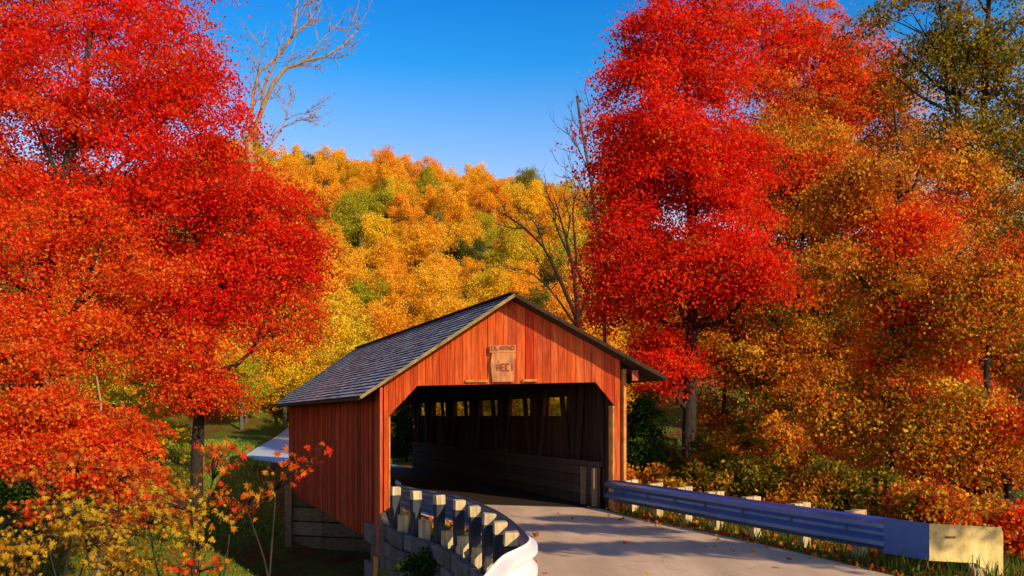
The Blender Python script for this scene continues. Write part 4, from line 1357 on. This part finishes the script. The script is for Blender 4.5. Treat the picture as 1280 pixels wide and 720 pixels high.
def hill_mat(name, pal):
    m, N, Lk, bs = new_mat(name)
    a = N.new('ShaderNodeAttribute'); a.attribute_name = 'leafcol'
    oi = N.new('ShaderNodeObjectInfo')
    r = N.new('ShaderNodeValToRGB')
    e = r.color_ramp.elements
    e[0].color = (*pal[0], 1); e[1].color = (*pal[1], 1); e[1].position = 0.35
    for k, c in enumerate(pal[2:]):
        x = e.new(0.35 + 0.65 * (k + 1) / len(pal[2:])); x.color = (*c, 1)
    Lk.new(oi.outputs['Random'], r.inputs[0])
    c = mixc(N, Lk, 1.0, r.outputs[0], a.outputs['Color'], 'MULTIPLY')
    Lk.new(c, bs.inputs['Base Color']); bs.inputs['Roughness'].default_value = 0.6; bs.inputs['Specular IOR Level'].default_value = 0.1
    t = N.new('ShaderNodeBsdfTranslucent'); Lk.new(c, t.inputs['Color'])
    mx = N.new('ShaderNodeMixShader'); mx.inputs[0].default_value = 0.3
    Lk.new(bs.outputs[0], mx.inputs[1]); Lk.new(t.outputs[0], mx.inputs[2]); Lk.new(mx.outputs[0], N['Material Output'].inputs['Surface'])
    return m


HM = {'gold': hill_mat('hill_gold', GOLD), 'amber': hill_mat('hill_amber', AMBER), 'yellow': hill_mat('hill_yellow', YELLOW), 'green': hill_mat('hill_green', np.array([[.10, .12, .014], [.17, .18, .018], [.28, .24, .018], [.13, .15, .016]])), 'ygreen': hill_mat('hill_ygreen', YGREEN)}
crowns = [hill_crown('crown', 200 + k, ('round', 'round', 'tall', 'round', 'tall')[k]) for k in range(5)]
cone = hill_crown('crown', 210, 'cone')
for me in crowns + [cone]:
    me.materials.clear(); me.materials.append(HM['gold'])
mb = MB()
mb.tube([(0, 0, -0.6), (0.05, 0, 1.5), (0, 0.05, 3.2), (0.1, 0, 5.5)], [0.24, 0.19, 0.15, 0.06], 6)
for k in range(6):
    a = k * 1.05
    mb.tube([(0, 0, 2.2 + 0.35 * k), (0.9 * math.cos(a), 0.9 * math.sin(a), 3.2 + 0.4 * k), (1.7 * math.cos(a), 1.7 * math.sin(a), 4.4 + 0.35 * k)], [0.09, 0.06, 0.02], 4)
tk = mb.build('trunk', M['bark_grey'])
trunk_me = tk.data
bpy.data.objects.remove(tk)
hl = {'gold': 'golden round-crowned tree in the wood on the far hillside', 'amber': 'orange-amber tree in the wood on the far hillside', 'yellow': 'bright yellow tree in the wood on the far hillside',
      'green': 'dark green tree among the golden wood on the far hillside', 'ygreen': 'yellow-green tree in the wood on the far hillside'}
hr = random.Random(77)


def hill_tree(x, y, kind, sc, label=None, group='trees of the wood on the far hillside'):
    b = (x, y, gz(x, y) - 0.2)
    r = empty('hillside_tree', b, label or hl[kind], 'tree', group, hr.uniform(0, 6.28))
    r.scale = (sc * hr.uniform(.9, 1.1), sc * hr.uniform(.9, 1.1), sc * hr.uniform(.88, 1.15))
    me = cone if (kind == 'green' and hr.random() < 0.06) else hr.choice(crowns)
    c = bpy.data.objects.new('crown', me); col.objects.link(c); c.parent = r
    c.material_slots[0].link = 'OBJECT'; c.material_slots[0].material = HM[kind]
    t = bpy.data.objects.new('trunk', trunk_me); col.objects.link(t); t.parent = r
    return r


count = 0
d = 62.0
while d < 196:
    step = 4.4 + (d - 62) * 0.010
    lo, hi = (270, 800) if d > 66 else (330, 800)
    x = (lo - HX) / F * d + hr.uniform(0, step)
    while x < (hi - HX) / F * d:
        xx, yy = x + hr.uniform(-1.3, 1.3), d + hr.uniform(-1.6, 1.6)
        px = HX + xx / yy * F
        if poly_dist(np.array([xx]), np.array([yy]), FAR_ROAD)[0] > 4.0 or yy > 74:
            u = hr.random()
            if px < 470 and yy < 105: kind = 'yellow' if u < .55 else 'ygreen' if u < .8 else 'gold'
            elif yy > 165: kind = 'gold' if u < .42 else 'amber' if u < .62 else 'ygreen' if u < .76 else 'green' if u < .90 else 'yellow'
            else: kind = 'gold' if u < .48 else 'amber' if u < .66 else 'yellow' if u < .80 else 'ygreen' if u < .92 else 'green'
            hill_tree(xx, yy, kind, hr.uniform(0.60, 1.0)); count += 1
        x += step * hr.uniform(0.85, 1.25)
    d += step * 1.02
for px, dd, kd, sc in ((408, 60, 'yellow', .8), (432, 66, 'ygreen', .85), (405, 74, 'gold', .9), (440, 80, 'yellow', .9), (418, 88, 'yellow', 1.0), (430, 98, 'gold', 1.0), (455, 60, 'yellow', .9), (395, 92, 'gold', 1.0)):
    hill_tree((px - HX) / F * dd, dd, kd, sc)
print('hill', count)
# trees behind the big maples on either hand
bg = 'trees seen through the gaps behind the big maples'
for px, dd, kind, sc in [(-60, 52, 'ygreen', 1.2), (20, 48, 'green', 1.1), (90, 56, 'ygreen', 1.1), (150, 62, 'gold', 1.1), (200, 70, 'yellow', 1.1), (255, 72, 'gold', 1.0), (120, 85, 'amber', 1.3), (20, 80, 'gold', 1.3), (-60, 75, 'amber', 1.3), (215, 92, 'yellow', 1.2),
                        (830, 84, 'amber', 1.0), (890, 80, 'ygreen', 1.1), (950, 82, 'amber', 1.2), (1000, 45, 'green', 1.2), (1060, 40, 'ygreen', 1.1), (1130, 36, 'green', 1.1), (1200, 38, 'amber', 1.2), (1270, 34, 'green', 1.1), (1330, 34, 'amber', 1.2), (1180, 55, 'gold', 1.4), (1080, 60, 'amber', 1.4), (960, 64, 'gold', 1.3)]:
    lab = {'gold': 'golden background tree seen through gaps behind the big maples', 'amber': 'amber background tree seen through gaps behind the big maples', 'yellow': 'yellow background tree seen through gaps behind the big maples', 'green': 'dark green background tree seen through gaps behind the big maples', 'ygreen': 'yellow-green background tree seen through gaps behind the big maples'}[kind]
    hill_tree((px - HX) / F * dd, dd, kind, sc, lab, bg)

# unseen roadside trees beside the viewer, thin crowns shaped to stripe the road with shade
for i, (x, y, bl) in enumerate([(9.4, 7.4, [(8.2, 7.9, 5.2, 1.9, .25, .22), (9.3, 8.7, 5.6, 1.0, .25, .2)]),
                                (11.4, 4.6, [(10.0, 5.5, 5.2, 2.2, .4, .25), (12.2, 4.4, 5.2, 1.3, .3, .25)])]):
    b = np.array([x, y, gz(x, y)])
    tree('unseen_roadside_tree', 'unseen orange roadside tree beside the viewer, crown shaped to shade the road', 'tree', b, [tuple(b), (x + .1, y, 4), (x, y + .1, 7)], [q + (1,) for q in bl], ORANGE, 5000, 0.14, 0.16, trunk_r=0.10, seed=80 + i, group='unseen roadside trees beside the viewer')

# ------------------------------------------------------------------ grass and fallen leaves
def scatter(n, x0, x1, y0, y1, rng, cond):
    x = rng.uniform(x0, x1, n); y = rng.uniform(y0, y1, n) 
    k = cond(x, y)
    return x[k], y[k]


def road_clear(x, y, m=0.0):
    # keep off the carriageway and the bridge
    le = np.interp(y, [-40, 0, 6, 8.6, 11.2, 13.4, 16.4, 18.9, 21.0, 22.45], [-0.9, -0.9, -0.2, 0.12, 0.42, 0.12, -0.6, -1.7, -2.55, -2.72])
    re = np.interp(y, [-40, 0, 8, 11.5, 13.2, 15, 16.9, 18.9, 20.5, 21.05], [6.6, 6.6, 6.2, 5.45, 4.95, 4.35, 3.6, 2.7, 2.2, 2.05])
    on = (x > le - m) & (x < re + m) & (y < 22.5)
    rel = np.stack([x - BL[0], y - BL[1]], 1)
    det = U2[0] * A2[1] - U2[1] * A2[0]
    s = (rel[:, 0] * A2[1] - rel[:, 1] * A2[0]) / det
    t = (U2[0] * rel[:, 1] - U2[1] * rel[:, 0]) / det
    br = (s > -0.03) & (s < 1.03) & (t > -0.3) & (t < LEN + 0.3)
    fr = poly_dist(x, y, FAR_ROAD) < 2.75
    wl_ = (poly_dist(x, y, WALL) < 1.0) & (m > 0.2)
    return ~(on | br | fr | wl_)


rng = np.random.default_rng(5)
xs, ys = [], []
for n, x0, x1, y0, y1 in ((26000, -14, 0, 9, 30), (9000, 2, 9, 11, 24), (60000, -24, -8, 34, 58), (9000, 6, 16, 12, 26)):
    a, c_ = scatter(n, x0, x1, y0, y1, rng, lambda x, y: road_clear(x, y, 0.25)); xs.append(a); ys.append(c_)
gx_, gy_ = np.concatenate(xs), np.concatenate(ys)
gz_ = ground_h(gx_, gy_)
keep = gz_ > -3.1
gx_, gy_, gz_ = gx_[keep], gy_[keep], gz_[keep]
n = len(gx_)
hgt = rng.uniform(0.10, 0.30, n) * (1 + 0.5 * np.sin(gx_ * 1.3) * np.sin(gy_ * 1.1))
wd = rng.uniform(0.012, 0.026, n) * (1 + np.clip(gy_ - 25, 0, 30) / 18)
an = rng.uniform(0, 2 * math.pi, n); ln = rng.uniform(0.1, 0.6, n) * hgt; la = rng.uniform(0, 2 * math.pi, n)
p = np.stack([gx_, gy_, gz_ - 0.01], 1)
w3 = np.stack([np.cos(an), np.sin(an), np.zeros(n)], 1) * wd[:, None]
tip = p + np.stack([np.cos(la) * ln, np.sin(la) * ln, hgt], 1)
v = np.stack([p - w3, p + w3, tip], 1).reshape(-1, 3)
gc = np.array([[.06, .11, .012], [.10, .14, .016], [.16, .17, .022], [.035, .07, .010], [.24, .17, .04]])[rng.choice(5, n, p=[.3, .3, .15, .17, .08])] * rng.uniform(.75, 1.2, (n, 1)) * np.where(gy_ > 29, 3.5, 1.2)[:, None]  # blades on the far bank brightened to imitate sunlight there
me = np_mesh('grass', v, np.arange(n * 3), np.full(n, 3), np.repeat(gc, 3, 0), M['leaf'])
o = bpy.data.objects.new('grass', me); col.objects.link(o); tag(o, 'green grass on the banks beside the road and creek', 'grass', kind='stuff')

xs, ys = [], []
for n, x0, x1, y0, y1, m in ((9000, 2, 14, 10, 26, 0.0), (5000, -14, 0, 9, 34, 0.0)):
    a, c_ = scatter(n, x0, x1, y0, y1, rng, lambda x, y: road_clear(x, y, m)); xs.append(a); ys.append(c_)
a, c_ = rng.uniform(-2.5, 6, 900), rng.uniform(10, 21, 900)      # a few blown onto the road, thickest along its edges
le = np.interp(c_, [10, 11.2, 13.4, 16.4, 18.9, 21.0], [0.3, 0.42, 0.12, -0.6, -1.7, -2.55]); re = np.interp(c_, [10, 11.5, 13.2, 15, 16.9, 18.9, 20.5], [5.7, 5.45, 4.95, 4.35, 3.6, 2.7, 2.2])
e = np.minimum(a - le, re - a)
k = (e > -0.4) & (rng.uniform(0, 1, 900) < np.exp(-np.clip(e, 0, 9) / 0.35) + 0.02)
xs.append(a[k]); ys.append(c_[k])
lx, ly = np.concatenate(xs), np.concatenate(ys)
lz = np.maximum(ground_h(lx, ly), np.where(road_clear(lx, ly), -9, 0.0)) + rng.uniform(0.008, 0.05, len(lx))
k = lz > -3.1
pos = np.stack([lx, ly, lz], 1)[k]
pl = np.vstack([RUST, ORANGE, REDOR, AMBER])
cc = pl[rng.integers(0, len(pl), len(pos))] * rng.uniform(.5, 1.0, (len(pos), 1))
v, f, npf, c4 = leaf_cloud(pos, 0.10, cc, 0.92, False, rng)
me = np_mesh('fallen_leaves', v, f, npf, c4, M['leaf'])
o = bpy.data.objects.new('fallen_leaves', me); col.objects.link(o); tag(o, 'fallen russet leaves along the verges', 'fallen leaves', kind='stuff')

# ------------------------------------------------------------------ light, sky, camera
SUN_EL, SUN_AZ = D2R(23.5), None
sd = Vector((0.62, -0.785, 0)).normalized()
SUN_AZ = math.atan2(sd.x, sd.y)                      # clockwise from +Y
world = bpy.data.worlds.new('World'); scene.world = world; world.use_nodes = True
N, Lk = world.node_tree.nodes, world.node_tree.links
sky = N.new('ShaderNodeTexSky'); sky.sky_type = 'NISHITA'; sky.sun_disc = False
sky.sun_elevation = SUN_EL; sky.sun_rotation = SUN_AZ
sky.air_density = 1.0; sky.dust_density = 0.3; sky.ozone_density = 2.5
tcw = N.new('ShaderNodeTexCoord'); sx = N.new('ShaderNodeSeparateXYZ'); Lk.new(tcw.outputs['Generated'], sx.inputs[0])
rp = N.new('ShaderNodeValToRGB'); e = rp.color_ramp.elements
e[0].position = 0.16; e[0].color = (0.80, 0.50, 0.38, 1); e[1].position = 0.27; e[1].color = (0.40, 0.42, 0.48, 1)
x = e.new(0.37); x.color = (0.05, 0.34, 0.52, 1); x = e.new(0.46); x.color = (0.012, 0.25, 0.50, 1); x = e.new(0.60); x.color = (0.04, 0.17, 0.28, 1); x = e.new(1.0); x.color = (0.07, 0.13, 0.19, 1)
Lk.new(sx.outputs['Z'], rp.inputs[0])
gain = N.new('ShaderNodeVectorMath'); gain.operation = 'SCALE'; gain.inputs['Scale'].default_value = 4.1
Lk.new(rp.outputs[0], gain.inputs[0])
mulc = N.new('ShaderNodeVectorMath'); mulc.operation = 'MULTIPLY'
Lk.new(sky.outputs[0], mulc.inputs[0]); Lk.new(gain.outputs[0], mulc.inputs[1])
bgn = N['Background']; bgn.inputs['Strength'].default_value = 0.10
Lk.new(mulc.outputs[0], bgn.inputs['Color'])

sl_ = bpy.data.lights.new('sun', 'SUN'); sl_.energy = 5.0; sl_.angle = D2R(0.53); sl_.color = (1.0, 0.82, 0.54)
so = bpy.data.objects.new('sun', sl_); col.objects.link(so)
dirv = Vector((sd.x * math.cos(SUN_EL), sd.y * math.cos(SUN_EL), math.sin(SUN_EL)))
so.rotation_euler = dirv.to_track_quat('Z', 'Y').to_euler()
so.location = dirv * 60

cam = bpy.data.cameras.new('camera'); cam.sensor_width = 36.0; cam.lens = 36.0 * F / 1280.0
cam.shift_y = (HY - 360.0) / 1280.0
cam.clip_end = 5000; cam.clip_start = 0.05
co = bpy.data.objects.new('camera', cam); col.objects.link(co)
co.location = (0, 0, CAMZ); co.rotation_euler = (D2R(90), 0, 0)
scene.camera = co

scene.view_settings.view_transform = 'Standard'; scene.view_settings.look = 'None'
scene.view_settings.exposure = 0; scene.view_settings.gamma = 1
scene.render.engine = 'CYCLES'
cy = scene.cycles
cy.max_bounces = 6; cy.diffuse_bounces = 3; cy.transmission_bounces = 4; cy.transparent_max_bounces = 8; cy.glossy_bounces = 2
cy.caustics_reflective = False; cy.caustics_refractive = False
try:
    cy.use_denoising = True; cy.denoiser = 'OPENIMAGEDENOISE'
except Exception:
    pass
